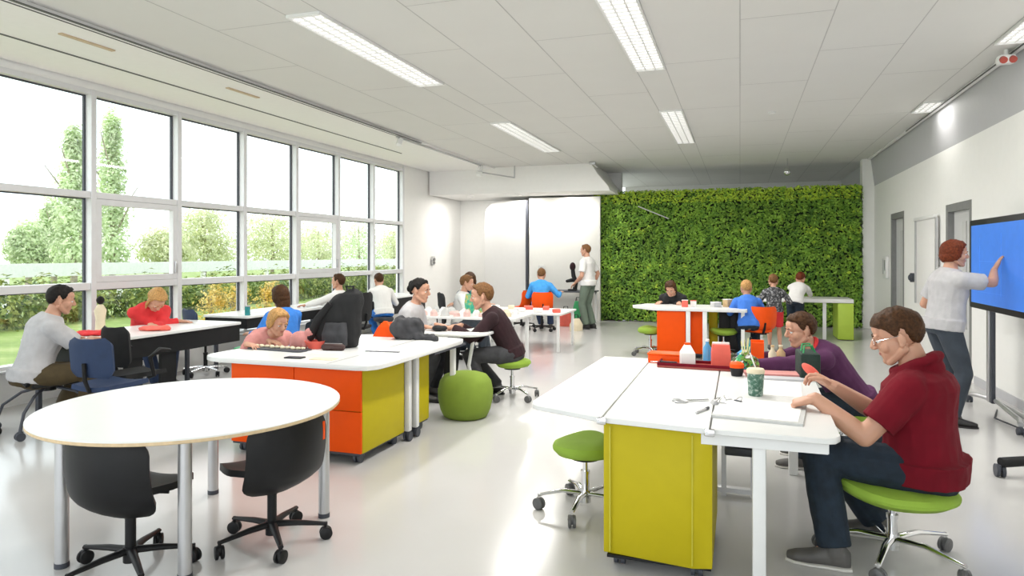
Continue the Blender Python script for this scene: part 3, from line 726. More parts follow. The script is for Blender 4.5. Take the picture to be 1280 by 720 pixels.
# white-clothed work table behind them
def simple_table(name, label, x0, x1, y0, y1, z, mtop, mleg, legs=4, apron=None, lw=.045, cat='table', inset=.06, th=.03, r=.03, group=None):
    t = empty(name, ((x0+x1)/2,(y0+y1)/2,0), label=label, cat=cat, group=group); w, d = (x1-x0)/2, (y1-y0)/2
    mb = MB(); mb.slab(rrect(-w,w,-d,d,r=r), z-th, z, bev=.004); mb.build('tabletop', mtop, t)
    for sx in (-1,1):
        for sy in (-1,1):
            mb = MB(); mb.box((sx*(w-inset), sy*(d-inset), (z-th)/2), (lw,lw,z-th), bev=.006); mb.build('leg', mleg, t)
    if apron:
        mb = MB(); a = apron
        for sy in (-1,1): mb.box((0, sy*(d-inset+.025), z-th-a/2), (2*w-.06,.02,a))
        for sx in (-1,1): mb.box((sx*(w-inset+.025), 0, z-th-a/2), (.02,2*d-.12,a))
        mb.build('apron', M['gasket'], t, smooth=False)
    return t
simple_table('work_table', 'white work table covered in pale paper parts behind the small round-ended table', -4.2, -2.75, 8.3, 9.1, .74, M['white'], M['whitemetal'])
simple_table('work_table', 'white work table with dark edge in front of the tall white panel', -4.75, -3.1, 14.95, 15.6, .74, M['gasket'], M['whitemetal'])
simple_table('low_table', 'low pinkish-white craft table behind the work table', -4.3, -2.7, 10.5, 11.6, .62, M['white'], M['whitemetal'])

# desks along the windows
def desk(label, x0, x1, y0, y1, ap=.20, pl=(-.55,.45)):
    t = empty('window_desk', ((x0+x1)/2,(y0+y1)/2,0), label=label, cat='desk', group='white-topped desks along the windows'); w, d = (x1-x0)/2, (y1-y0)/2
    mb = MB(); mb.slab(rrect(-w,w,-d,d,rs=[.03,.04,.04,.03]), .715, .745, bev=.004); mb.build('desktop', M['white'], t)
    mb = MB(); mb.box((w-.04,0,.715-ap/2),(.022,2*d-.03,ap)); mb.box((-w+.04,0,.715-ap/4),(.022,2*d-.03,ap/2))
    for sy in (-1,1): mb.box((0,sy*(d-.04),.715-ap/2),(2*w-.1,.022,ap))
    mb.build('apron', M['black'], t, smooth=False)
    for sy in pl:
        mb = MB(); mb.slab([(w-.10,sy*d-.10),(w-.06,sy*d-.10),(w-.06,sy*d+.10),(w-.10,sy*d+.10)], .0, .714)
        mb.build('panel_leg', M['black'], t, smooth=False)
    for sy in (-.9,.9):
        mb = MB(); mb.box((-w+.12,sy*d,.357),(.04,.04,.714)); mb.build('leg', M['gasket'], t, smooth=False)
    return t
desk('white-topped black-sided desk nearest the camera along the windows', -6.65, -5.78, 4.75, 6.85, .2, (-.44,-.02))
desk('white-topped desk along the windows, second from the camera', -6.95, -6.2, 7.45, 9.9, .14)
desk('white-topped desk along the windows, furthest from the camera', -7.0, -6.3, 10.9, 13.1, .3)

# left-hand chairs
def hi_chair(label, shell, w=.42, h=.82, arms=False, ph=.2, group=None, name='desk_chair'):
    t = empty(name, label=label, cat='chair', group=group); star_base(t, M['chrome'], r=.28, cast=M['black'], ph=ph); gas(t, M['black'], .08, .40)
    def st(u, v):
        a = v*2-1; return (a*w/2*(1-.2*abs(u-.5)), (u-.5)*.42, .45-.02*(1-a*a))
    shell_grid(st, 10, 10, .04).build('seat', shell, t)
    def bk(u, v):
        a = v*2-1; ed = 1-.25*max(0,(.2-u)/.2)**2-.3*max(0,(u-.85)/.15)**2
        return (a*w/2*ed, -.22-.03*u+.05*a*a, .54+(h-.54)*u)
    shell_grid(bk, 12, 12, .035).build('backrest', shell, t)
    mb = MB(); mb.tube([(0,-.05,.42),(0,-.22,.42),(0,-.26,.52),(0,-.27,.66)], .018, 8); mb.build('back_bracket', M['black'], t)
    if arms:
        for s in (-1,1):
            mb = MB(); mb.tube([(s*.2,-.02,.42),(s*.26,.0,.44),(s*.27,-.05,.62),(s*.27,.05,.68),(s*.27,.16,.66)], [.016,.018,.02,.02,.014], 10); mb.build('armrest', M['black'], t)
    return t
nc = hi_chair('navy desk chair at the left edge, behind the man in grey', M['navy'], .44, .86, name='desk_chair'); place(nc, (-6.30, 3.98, 0), face(-.55,.8), nc['label'])
c = copy_tree(nc); place(c, (-6.15, 5.55, 0), face(.35,.9), 'navy desk chair between the man in grey and the black chair'); c.location=(-5.19,4.50,0); c.rotation_euler=(0,0,face(-.05,1))
c = copy_tree(nc); place(c, (-6.62, 7.15, 0), face(.45,.9), 'navy desk chair pushed against the second window desk')
bkc = hi_chair('tall black desk chair right of the man in grey', M['blackfab'], .36, .90, arms=True); place(bkc, (-5.44, 4.98, 0), face(.10,.98), bkc['label'])
bk2 = hi_chair('black high-backed desk chair behind the boy in the white shirt', M['blackfab'], .46, .98); place(bk2, (-5.72, 9.25, 0), face(-1,.1), bk2['label'])
bk3 = copy_tree(bk2); place(bk3, (-4.12, 9.55, 0), face(.8,.5), 'dark high-backed chair of the fair-haired person at the paper-covered table')
# man's chair: black seat with curved frame
t = empty('frame_chair', (-5.93, 4.50, 0), face(.35,1), 'low black chair with curved chrome legs under the man in grey', 'chair')
mb = MB(); mb.box((0,0,.425),(.42,.38,.05),bev=.02); mb.build('seat', M['blackfab'], t)
mb = MB(); mb.tube([(-.2,-.22,.44),(-.1,-.255,.50),(.1,-.255,.50),(.2,-.22,.44)], .022, 10); mb.build('back_rail', M['black'], t)
for sx, sy in ((-1,-1),(1,-1),(-1,1),(1,1)):
    mb = MB(); mb.tube([(sx*.05,sy*.05,.37),(sx*.16,sy*.16,.33),(sx*.27,sy*.27,.22),(sx*.31,sy*.31,.075)], .013, 10); o = mb.build('leg', M['gasket'], t); caster(o, sx*.31, sy*.31, .036)
mb = MB(); mb.cyl((0,0,.375),.06,.06); mb.build('hub', M['black'], t)

# orange chairs
oc = task_chair('orange shell chair of the woman in the grey shirt, behind the island', M['orangefab'], back_z=(.42,.80), w=.42, wrap=.13, seat_h=.45); place(oc, (-3.56, 6.78, 0), face(1,.15), oc['label'])
oc2 = copy_tree(oc); place(oc2, (-3.86, 13.45, 0), face(-.35,.9), 'orange shell chair of the child in the light blue shirt')
oc3 = copy_tree(oc); place(oc3, (-4.45, 13.9, 0), face(-.9,.1), 'orange shell chair left of the child in the light blue shirt')
oc4 = copy_tree(oc); place(oc4, (.27, 10.8, 0), face(-.35,.95), 'orange shell chair of the child in royal blue at the back table')
for s in (oc, oc2, oc3, oc4): s['group'] = 'orange shell chairs'

# back table with orange cabinets
t = empty('long_table', (-.7, 10.9, 0), label='long white table over the orange cabinets in front of the living wall', cat='table')
mb = MB(); mb.slab([(-.92,-.02),(-.90,-.06),(-.55,-.44),(.78,-.44),(.80,-.42),(.80,.40),(-.75,.40)], .72, .765, bev=.004); mb.build('tabletop', M['white'], t)
for x in (-.035,.205):
    mb = MB(); mb.box((x,-.415,.36),(.065,.04,.72),bev=.008); mb.build('leg', M['whitemetal'], t)
mb = MB(); mb.box((.74,.0,.36),(.05,.7,.72)); mb.build('leg', M['whitemetal'], t)
cabinet('storage_cabinet', 'wider orange cabinet left of the first white leg of the back table', -1.20, -.775, 10.5, 11.2, .07, .715, M['orange'], M['orange'])
cabinet('storage_cabinet', 'narrower orange cabinet between the two white legs of the back table', -.75, -.53, 10.60, 11.2, .07, .715, M['orange'], M['orange'])
cabinet('storage_cabinet', 'narrow yellow cabinet just right of the second white leg of the back table', -.46, -.33, 10.95, 11.2, .07, .70, M['yellow'], M['yellow'])
cabinet('storage_cabinet', 'black cabinet behind the lime stool at the back', -.31, .02, 10.95, 11.2, .07, .70, M['black'], M['black'], doors=2)
t = empty('end_table', (1.13, 14.05, 0), label='white-topped table with a lime green end cabinet near the right end of the living wall', cat='table')
mb = MB(); mb.box((0,0,.715),(1.66,.75,.07),bev=.006); mb.build('tabletop', M['white'], t)
mb = MB(); mb.box((.70,.0,.345),(.26,.73,.66),bev=.005); mb.build('end_cabinet', M['limepanel'], t)
for x in (-.75,.35):
    mb = MB(); mb.box((x,-.3,.34),(.06,.06,.68),bev=.006); mb.build('leg', M['whitemetal'], t)

# ------------------------------------------------------------------ touch screen on stand
t = empty('touch_screen', (2.36, 7.6, 0), label='large black-framed touch screen showing plain blue on a wheeled stand at the right', cat='screen')
LEN = 1.66; c0 = 1.47
mb = MB(); mb.box((0,0,c0),(.075,LEN,.92),bev=.012); mb.build('housing', M['black'], t)
mb = MB(); mb.box((-.0385,0,c0),(.004,LEN-.13,.80)); mb.build('display', M['screen'], t, smooth=False)
mb = MB(); mb.box((-.042,.25,c0+.03),(.003,.50,.006)); mb.box((-.042,.25,c0-.28),(.003,.9,.004)); mb.box((-.042,.5,c0-.0),(.003,.004,.55)); mb.box((-.042,-.1,c0-.0),(.003,.004,.6)); mb.build('window_line', emis('pale_blue_line',(.055,.18,.55),.72), t, smooth=False)
mb = MB(); mb.box((.05,.50,.75),(.05,.07,1.36),bev=.01); mb.build('post', M['alu'], t)
mb = MB(); mb.box((.05,.42,.75),(.04,.05,1.36),bev=.01); mb.build('post', M['gasket'], t)
for y in (.80,-.6):
    mb = MB(); mb.tube([(.08,.46,.10),(-.02,y*.8,.11),(-.05,y,.09)], .022, 10); mb.build('foot_bar', M['alu'], t)
mb = MB(); mb.tube([(.07,.40,.10),(.06,-.4,.11),(.06,-1.70,.12)],.024,10); mb.build('foot_bar', M['alu'], t)
mb = MB(); mb.tube([(.10,-1.66,.13),(-.25,-1.82,.12),(-.62,-1.97,.105)],[.03,.034,.036],10); o = mb.build('front_foot', M['black'], t); caster(o,-.62,-1.95,.045)
for x, y in ((-.05,.80),(-.05,-.6)): caster(t, x, y, .03)
mb = MB(); mb.tube([(2.44,8.0,.012),(2.3,7.6,.012),(2.38,7.2,.012),(2.28,6.8,.012),(2.45,6.3,.012)], .008, 8); o = mb.build('power_cable', M['gasket']); tag(o, 'thin dark cable lying on the floor by the touch screen stand', 'cable')
# ------------------------------------------------------------------ people
def two_bone(a, b, l1, l2, pole):
    d = b-a; L = min(d.length, (l1+l2)*.998); u = d.normalized(); b = a+u*L
    x = (l1*l1-l2*l2+L*L)/(2*L); h = math.sqrt(max(0, l1*l1-x*x))
    p = pole-u*pole.dot(u); p = p.normalized() if p.length > 1e-5 else u.orthogonal().normalized()
    return a+u*x+p*h, b
def hand_shape(mb, W, d, n, side, s, curl=.5, spread=.10):
    """W wrist, d direction, n palm normal, side thumb direction"""
    d = d.normalized(); n = (n-d*n.dot(d)).normalized(); t = side
    pal = .092*s
    mb.loft([(W-d*.02*s, t, n, .026*s, .020*s), (W+d*.02*s, t, n, .031*s, .019*s), (W+d*.055*s, t, n, .040*s, .017*s), (W+d*pal, t, n, .040*s, .014*s), (W+d*(pal+.008*s), t, n, .034*s, .009*s)], n=14, p=2.6)
    for k, (o, L) in enumerate(((.030,.074),(.010,.084),(-.010,.078),(-.029,.060))):
        base = W+d*(pal-.008*s)+t*o*s; dd = (d+t*(o/.03)*spread).normalized(); r = .0088*s if k < 3 else .0076*s
        p = base; ang = 0
        for j, fr in enumerate((.45,.30,.25)):
            ang += curl*(.45, .65, .45)[j]
            q = p+(dd*math.cos(ang)+n*math.sin(ang))*L*s*fr; mb.cap(p, q, r, r*.9, n=10); p = q; r *= .92
    p0 = W+d*.022*s+t*.022*s+n*.006*s; d1 = (t*.75+d*.75+n*.25).normalized(); p1 = p0+d1*.040*s; d2 = (t*.25+d*1.0+n*(.2+curl*.3)).normalized(); p2 = p1+d2*.032*s; p3 = p2+(d2+n*curl*.3).normalized()*.026*s
    mb.cap(p0, p1, .014*s, .0115*s, n=10); mb.cap(p1, p2, .0112*s, .010*s, n=10); mb.cap(p2, p3, .010*s, .0085*s, n=10)
def person(name, label, at, f, S=1, hip=.52, lean=10, curl=12, hp=20, hy=0, hr=0, hands=None, feet=None, top='whiteshirt', bottom='slate', sleeve='long',
           hair='hairbrown', style='short', shoe='shoe', vox=.012, skin='skin', build=1.0, knees=None, sit=True, legs='long', extra=None, hs=1.0, elb=None, fringe=38, hood=False, tl=1.0):
    """at = floor point below the pelvis, f = facing vector; hands/feet in room coordinates"""
    yaw = face(*f); root = empty('person', (*at, 0), yaw, label, 'person'); Ri = Matrix.Rotation(-yaw, 3, 'Z'); A = V(*at, 0)
    Lc = lambda p: Ri @ (Vector(p)-A)
    Ld = lambda d: Ri @ Vector(d)
    X = V(1,0,0)
    # spine
    P0 = V(0,0,hip); ang = 0; sp = [P0]; dirs = []
    segs = [(.11,.3),(.12,.6),(.12,1.0),(.12,1.2),(.06,1.3)]
    for L, k in segs:
        a = math.radians(lean+curl*k); u = V(0, math.sin(a), math.cos(a)); dirs.append(u); sp.append(sp[-1]+u*L*S*tl)
    def at_s(q):                                       # q metres along spine (unit scale) -> point, up, forward
        q0 = 0
        for i, (L, k) in enumerate(segs):
            if q <= q0+L or i == len(segs)-1:
                u = dirs[i]; return sp[i]+u*(q-q0)*S*tl, u, u.cross(V(1,0,0))*-1
            q0 += L
    def fw(u): return V(0, u.z, -u.y)
    B = build
    prof = [(-.09,.120,.095),(-.03,.165,.118),(.04,.165,.118),(.12,.150,.108),(.20,.142,.105),(.30,.155,.115),(.38,.168,.115),(.44,.165,.10),(.485,.120,.08),(.515,.070,.062),(.55,.056,.056)]
    def torso(mb, grow, q0=-.1, q1=.56, nb=20):
        secs = []
        for q, a, b in prof:
            if q0-1e-6 <= q <= q1+1e-6:
                c, u, _ = at_s(max(q, 0)); 
                if q < 0: c = P0+dirs[0]*q*S
                a2 = a*S*(B if q < .45 else 1)+grow; b2 = b*S*(B*(1.0+.0) if q < .45 else 1)+grow
                belly = V(0,0,0)
                if B > 1.02 and .0 <= q <= .3: belly = fw(u)*.02*S
                secs.append((c+belly, X, fw(u), a2, b2))
        mb.loft(secs, n=nb, p=2.3)
    neckb, nu, _ = at_s(.50)
    # head
    hpr = math.radians(hp); hyr = math.radians(hy); hrr = math.radians(hr)
    HR = Matrix.Rotation(hyr, 3, 'Z') @ Matrix.Rotation(-hpr, 3, 'X') @ Matrix.Rotation(hrr, 3, 'Y')
    hs_ = S*hs
    headup = HR @ V(0,0,1)
    ntop = neckb+(nu*.6+headup*.4).normalized()*.058*S
    HC = ntop+headup*.085*hs_+(HR @ V(0,.022,0))*hs_
    H = lambda x, y, z: HC+HR @ (V(x,y,z)*hs_)
    hd = MB()
    hd.ell(H(0,-.012,.032), [x*hs_ for x in (.074,.094,.084)], HR, 24, 14)
    hd.ell(H(0,.020,-.022), [x*hs_ for x in (.062,.071,.078)], HR, 20, 12)
    hd.loft([(H(0,.045,-.02), HR@V(1,0,0), HR@V(0,1,0), .052*hs_, .045*hs_), (H(0,.048,-.06), HR@V(1,0,0), HR@V(0,1,0), .044*hs_, .041*hs_), (H(0,.055,-.09), HR@V(1,0,0), HR@V(0,1,0), .030*hs_, .030*hs_), (H(0,.062,-.108), HR@V(1,0,0), HR@V(0,1,0), .017*hs_, .018*hs_)], n=16)
    for s in (-1,1):
        hd.cap(H(s*.060,-.005,-.05), H(s*.022,.062,-.094), .020*hs_, .016*hs_, n=10)     # jaw line
        hd.ell(H(s*.034,.058,-.024), [x*hs_ for x in (.027,.025,.030)], HR, 12, 8)
        hd.ell(H(s*.030,.0745,.0165), [x*hs_ for x in (.019,.0145,.0095)], HR, 12, 8)
        hd.ell(H(s*.030,.0735,-.0045), [x*hs_ for x in (.018,.0135,.0075)], HR, 12, 8)
        hd.ell(H(s*.028,.082,.028), [x*hs_ for x in (.024,.012,.009)], HR, 12, 6)
        er = HR @ Matrix.Rotation(s*.35, 3, 'Z')
        hd.ell(H(s*.079,-.008,-.004), [x*hs_ for x in (.0085,.0175,.028)], er, 12, 8)
        hd.ell(H(s*.077,-.002,-.028), [x*hs_ for x in (.008,.012,.012)], er, 10, 6)
    hd.cap(H(0,.088,.022), H(0,.108,-.014), .009*hs_, .0125*hs_, n=10)
    hd.ell(H(0,.101,-.021), [x*hs_ for x in (.017,.013,.010)], HR, 12, 6)
    hd.ell(H(0,.070,.050), [x*hs_ for x in (.046,.020,.034)], HR, 14, 8)
    hd.ell(H(0,.068,-.050), [x*hs_ for x in (.034,.024,.030)], HR, 14, 8)
    hd.ell(H(0,.078,-.088), [x*hs_ for x in (.018,.013,.014)], HR, 12, 8)
    neck = MB(); neck.tube([neckb-nu*.05*S, neckb+nu*.02*S, ntop, HC-headup*.045*hs_+HR@V(0,-.012,0)*hs_], [.062*S*B**.5, .056*S*B**.5, .053*S*B**.5, .055*hs_*B**.5], 16)
    # limbs
    bd = MB(); torso(bd, -.004)
    shp, su, _ = at_s(.415); sf = fw(su); arms = []
    rd = S*(B**.5)
    hands = hands or [None, None]; elb = elb or [None, None]
    handmb = []
    for s, hnd, el in ((-1, hands[0], elb[0]), (1, hands[1], elb[1])):
        sh = shp+X*s*.172*S*(B**.4)
        if hnd is None: W = sh+V(s*.05,.03,-.50)*S; d = V(0,.1,-1); n = V(-s,0,0); cu = .5
        else: W, d, n, cu = Lc(hnd[0]), Ld(hnd[1]), Ld(hnd[2]), hnd[3]
        # lift the shoulder towards far targets
        dist = (W-sh).length; reach = .535*S
        if dist > reach: sh = sh+(W-sh).normalized()*min(.08*S, dist-reach)
        E, W = two_bone(sh, W, .285*S, .25*S, Ld(el) if el else V(s*.6,-.5,-.8))
        arms.append((s, sh, E, W, d, n, cu))
        bd.ell(sh-V(0,0,.005), (.058*rd,.058*rd,.06*rd)); bd.cap(shp+X*s*.08*S, sh, .07*rd, .056*rd)
        bd.cap(sh, E, .050*rd, .039*rd); 
        mid = E.lerp(W, .3); bd.cap(E, mid, .038*rd, .041*rd); bd.cap(mid, W, .041*rd, .027*rd); bd.cap(W, W+d.normalized()*.02*S, .026*rd, .024*rd)
        d = d.normalized(); n = (n-d*n.dot(d)).normalized(); side = (d.cross(n) if s > 0 else n.cross(d))
        hm = MB(); hand_shape(hm, W, d, n, side, S*1.0*hs**.3, cu); handmb.append(hm)
    legsj = []
    if feet is None: feet = [A+Vector((0,0,0)), A]
    for s, ft, kn in ((-1, feet[0], (knees or [None,None])[0]), (1, feet[1], (knees or [None,None])[1])):
        hj = P0+X*s*.092*S-V(0,0,.01); fl = Lc(ft[0]); fd = Ld(ft[1]) if len(ft) > 1 else V(0,1,0); fd.z = 0 if len(ft) < 3 else fd.z; fd.normalize()
        an = V(fl.x, fl.y, fl.z+.085*S)
        K, an = two_bone(hj, an, .43*S, .41*S, Ld(kn) if kn else V(s*.15,1,.3 if sit else .0))
        legsj.append((s, hj, K, an, fd))
        bd.cap(hj, hj.lerp(K,.5), .088*rd, .074*rd, n=16); bd.cap(hj.lerp(K,.5), K, .074*rd, .052*rd, n=16)
        cm = K.lerp(an,.32)-V(0,.012*S,0); bd.cap(K, cm, .050*rd, .054*rd, n=14); bd.cap(cm, an, .054*rd, .034*rd, n=14)
        bd.cap(an, an+fd*.12*S-V(0,0,.052*S), .034*S, .024*S)
    for x in neck.f: pass
    k = len(bd.v); bd.v += neck.v; bd.f += [[i+k for i in f_] for f_ in neck.f]; bd.m += neck.m
    body = bd.fuse(vox, 3); head = hd.fuse(max(.0033, vox*.42), 5)
    hm = [h.fuse(max(.003, vox*.32), 2) for h in handmb]
    me = join_meshes([body, head]+hm)
    body_o = link_mesh('body', me, M[skin], root)
    # face details
    for s in (-1,1):
        e = MB(); e.ell(H(s*.030,.0765,.006), [x*hs_ for x in (.0118,.0118,.0118)], HR, 14, 8)
        eo = e.build('eye', M['eyew'], root); e = MB(); e.ell(H(s*.030,.0858,.0045), [x*hs_ for x in (.0056,.0035,.0056)], HR, 12, 6); e.build('iris', M['iris'], eo)
        b = MB(); b.tube([H(s*.012,.094,.028), H(s*.030,.094,.034), H(s*.048,.082,.029)], [.0028*hs_,.004*hs_,.0022*hs_], 6); b.build('eyebrow', M[hair], root)
    l = MB(); l.ell(H(0,.0885,-.0475), [x*hs_ for x in (.022,.0060,.0038)], HR, 14, 6); l.ell(H(0,.0880,-.0545), [x*hs_ for x in (.019,.0065,.0045)], HR, 14, 6); l.build('lips', M['lip'], root)
    # hair
    HAIR(root, H, HR, hs_, M[hair], style, vox, fringe)
    # clothing
    tp = MB(); g = .013*S+.003
    torso(tp, g, -.03 if bottom else -.09, .515)
    if bottom is not None:
        c, u, _ = at_s(0); c2 = P0+dirs[0]*-.05*S
        tp.loft([(c2, X, fw(dirs[0]), .172*S*B+g, .124*S*B+g), (c+dirs[0]*.05*S, X, fw(dirs[0]), .178*S*B+g, .130*S*B+g)], n=20, p=2.3)
    for s, sh, E, W, d, n, cu in arms:
        tp.ell(sh-V(0,0,.005), ((.058*rd+g*.8),)*3); tp.cap(shp+X*s*.08*S, sh, .07*rd+g*.8, .056*rd+g*.8)
        if sleeve == 'short':
            e2 = sh.lerp(E, .72); tp.tube([sh, sh.lerp(E,.35), e2], [.056*rd+g, .054*rd+g*1.1, .052*rd+g*1.3], 16)
        elif sleeve == 'long':
            w2 = E.lerp(W, .93); tp.tube([sh, sh.lerp(E,.5), E], [.054*rd+g, .048*rd+g, .042*rd+g], 14); tp.ell(E, (.042*rd+g,)*3); tp.tube([E, E.lerp(W,.35), w2], [.042*rd+g,.042*rd+g,.031*rd+g*.7], 14)
    if hood:
        c, u, _ = at_s(.50); r_ = []
        for k in range(13):
            a = 2*PI*k/12; rr = .098*S
            r_.append(c+X*math.cos(a)*rr*1.05+fw(u)*(math.sin(a)*rr-.012)+u*(.012-.022*math.sin(a))*S*1.2)
        tp.tube(r_, .024*S, 10)
        tp.ell(c-fw(u)*.088*S+u*-.012*S, (.082*S,.034*S,.045*S), Matrix.Rotation(math.radians(-(lean+curl)), 3, 'X'))
    tm = tp.fuse(vox*.8, 3); rip(tm, .0055*S, 11); link_mesh('shirt' if sleeve else 'vest', tm, top if not isinstance(top, str) else M[top], root)
    if bottom:
        bt = MB(); gb = .011*S+.002; torso(bt, gb, -.09, .05)
        for s, hj, K, an, fd in legsj:
            if legs == 'long':
                bt.cap(hj, hj.lerp(K,.5), .090*rd+gb, .076*rd+gb, n=16); bt.cap(hj.lerp(K,.5), K, .076*rd+gb, .056*rd+gb, n=16); lo = K.lerp(an, .97)
                bt.cap(K, K.lerp(an,.06), .056*rd+gb, .057*rd+gb, n=16); bt.tube([K, K.lerp(an,.35), lo], [.056*rd+gb, .058*rd+gb, .046*rd+gb*1.5], 16)
            elif legs == 'short':
                k2 = hj.lerp(K, .85); bt.tube([hj, hj.lerp(K,.5), k2], [.095*rd+gb, .086*rd+gb, .080*rd+gb], 16)
            elif legs == 'skirt':
                k2 = hj.lerp(K, .95); bt.tube([hj, k2], [.10*rd+gb, .11*rd+gb], 16)
        bm_ = bt.fuse(vox*.8, 3); rip(bm_, .0045*S, 9); link_mesh('trousers' if legs == 'long' else 'shorts' if legs == 'short' else 'skirt', bm_, bottom if not isinstance(bottom, str) else M[bottom], root)
    for s, hj, K, an, fd in legsj:
        sh_ = MB(); sd = V(fd.y,-fd.x,0); up = V(0,0,1); b0 = V(an.x, an.y, an.z-.085*S)
        sh_.loft([(b0-fd*.065*S+up*.045*S, sd, up, .022*S,.034*S),(b0-fd*.04*S+up*.055*S, sd, up, .036*S,.050*S),(b0+fd*.03*S+up*.055*S, sd, up, .040*S,.048*S),(b0+fd*.10*S+up*.038*S, sd, up, .046*S,.034*S),(b0+fd*.165*S+up*.030*S, sd, up, .040*S,.026*S),(b0+fd*.20*S+up*.026*S, sd, up, .018*S,.018*S)], n=14)
        sh_.cap(an-up*.02*S, an+up*.012*S, .047*S, .045*S)
        so = link_mesh('shoe', sh_.fuse(vox*.7, 3), M[shoe], root)
        so2 = MB(); so2.loft([(b0+fd*q*S+up*.008*S, sd, up, w*S, .009*S) for q, w in ((-.07,.024),(-.04,.040),(.04,.040),(.10,.049),(.165,.043),(.205,.018))], n=12, p=3); so2.build('sole', M['sole'] if shoe == 'shoe' else M[shoe], so)
    info = dict(root=root, H=H, HR=HR, arms=arms, legs=legsj, S=S, spine=at_s, P0=P0)
    return info
def rip(me, amp, fr):
    """soft cloth wrinkles along the normals"""
    n = len(me.vertices); co = [0.0]*3*n; no = [0.0]*3*n
    me.vertices.foreach_get('co', co); me.vertex_normals.foreach_get('vector', no)
    for i in range(0, 3*n, 3):
        x, y, z = co[i:i+3]; q = (noise.noise((x*fr, y*fr, z*fr*.6))+.5*noise.noise((x*fr*2.4+5, y*fr*2.4, z*fr*1.6)))*amp
        co[i] += no[i]*q; co[i+1] += no[i+1]*q; co[i+2] += no[i+2]*q
    me.vertices.foreach_set('co', co); me.update()
def HAIR(root, H, HR, s, m, style, vox, fringe):
    def line(az):                                       # hairline elevation for azimuth from the face
        a = abs(az)
        tab = {'short': [(0,fringe),(38,fringe-3),(50,fringe-9),(60,0),(68,-13),(80,-20),(88,-4),(96,8),(104,2),(112,-28),(125,-46),(150,-55),(180,-57)],
               'bob': [(0,fringe),(35,fringe-4),(48,10),(60,-30),(75,-50),(110,-58),(180,-60)],
               'long': [(0,fringe),(35,fringe-4),(50,15),(62,-25),(80,-55),(110,-66),(180,-70)],
               'bun': [(0,42),(40,34),(56,14),(66,-6),(80,-12),(88,6),(104,8),(120,-22),(150,-34),(180,-34)]}
        T = tab[style if style in tab else 'short']
        for (x0,y0),(x1,y1) in zip(T, T[1:]):
            if a <= x1: return y0+(y1-y0)*(a-x0)/(x1-x0)
        return T[-1][1]
    nu, nv = 56, 36; rings = []
    th = .010 if style in ('short','bun') else .017
    for i in range(nv+1):
        el = -80+168*i/nv; r_ = []
        for j in range(nu):
            az = -180+360*j/nu; e, a = math.radians(el), math.radians(az)
            d = V(math.sin(a)*math.cos(e), math.cos(a)*math.cos(e), math.sin(e))
            k = (el-line(az))/9; k = max(0, min(1, k+.5)); k = k*k*(3-2*k)
            rad = 1/math.sqrt((d.x/.074)**2+(d.y/.094)**2+(d.z/.084)**2)
            low = max(0, -el)/60
            n_ = noise.noise(V(d.x*5, d.y*5, d.z*3))*.005+noise.noise(V(d.x*16, d.y*16, d.z*5))*.003
            top = th+n_+.006*max(0, d.z)+(.012*low if style in ('long','bob') else 0)
            if style in ('long','bob') and el < -20: top += .02*low
            if abs(az) < 55 and 20 < el < 60: top += .008
            rr = (rad*.90)*(1-k)+(rad+top)*k
            p = d*rr; r_.append(H(p.x, p.y-.012, p.z+.032))
        rings.append(r_)
    mb = MB(); mb.ring(rings); mb.build('hair', m, root, angle=180)
    if style == 'bun':
        b = MB(); b.ell(H(0,-.098,.055), (.040*s,.034*s,.040*s), HR); b.cap(H(0,-.085,.04), H(0,-.09,-.03), .035*s, .022*s)
        b.ell(H(.02,-.11,.01), (.03*s,.025*s,.035*s), HR); link_mesh('hair_bun', b.fuse(vox*.6,3), m, root)
    if style == 'topbun':
        b = MB(); b.ell(H(0,-.05,.125), (.036*s,.036*s,.03*s), HR); link_mesh('hair_bun', b.fuse(vox*.6,3), m, root)
        b = MB()
        for q in (-1,1): b.tube([H(q*.07,.0,.03), H(q*.082,.01,-.05), H(q*.075,.03,-.12)], [.018*s,.02*s,.008*s], 8)
        b.tube([H(0,-.09,.02), H(0,-.10,-.06), H(0,-.085,-.13)], [.05*s,.05*s,.02*s], 12)
        link_mesh('hair_lock', b.fuse(vox*.6,3), m, root)
    if style == 'long':
        b = MB(); b.loft([(H(0,-.045,.03), HR@V(1,0,0), HR@V(0,1,0), .083*s,.065*s), (H(0,-.055,-.06), HR@V(1,0,0), HR@V(0,1,0), .085*s,.055*s), (H(0,-.055,-.14), HR@V(1,0,0), HR@V(0,1,0), .075*s,.045*s), (H(0,-.05,-.20), HR@V(1,0,0), HR@V(0,1,0), .045*s,.028*s)], n=18)
        me = b.fuse(vox*.6,3); rip(me,.006,30); link_mesh('hair_length', me, m, root)
M['lightblue'] = mat('light_blue_cotton', (.06,.34,.78), .85, var=.12, scale=16, bump=.2)
M['whitetrousers'] = mat('pale_trousers', (.62,.60,.56), .85)
M['greentrousers'] = mat('grey_green_trousers', (.12,.16,.12), .85)
M['jeans'] = mat('bright_blue_jeans', (.02,.15,.50), .85, var=.2, scale=20, bump=.2)
DN = (0,0,-1)
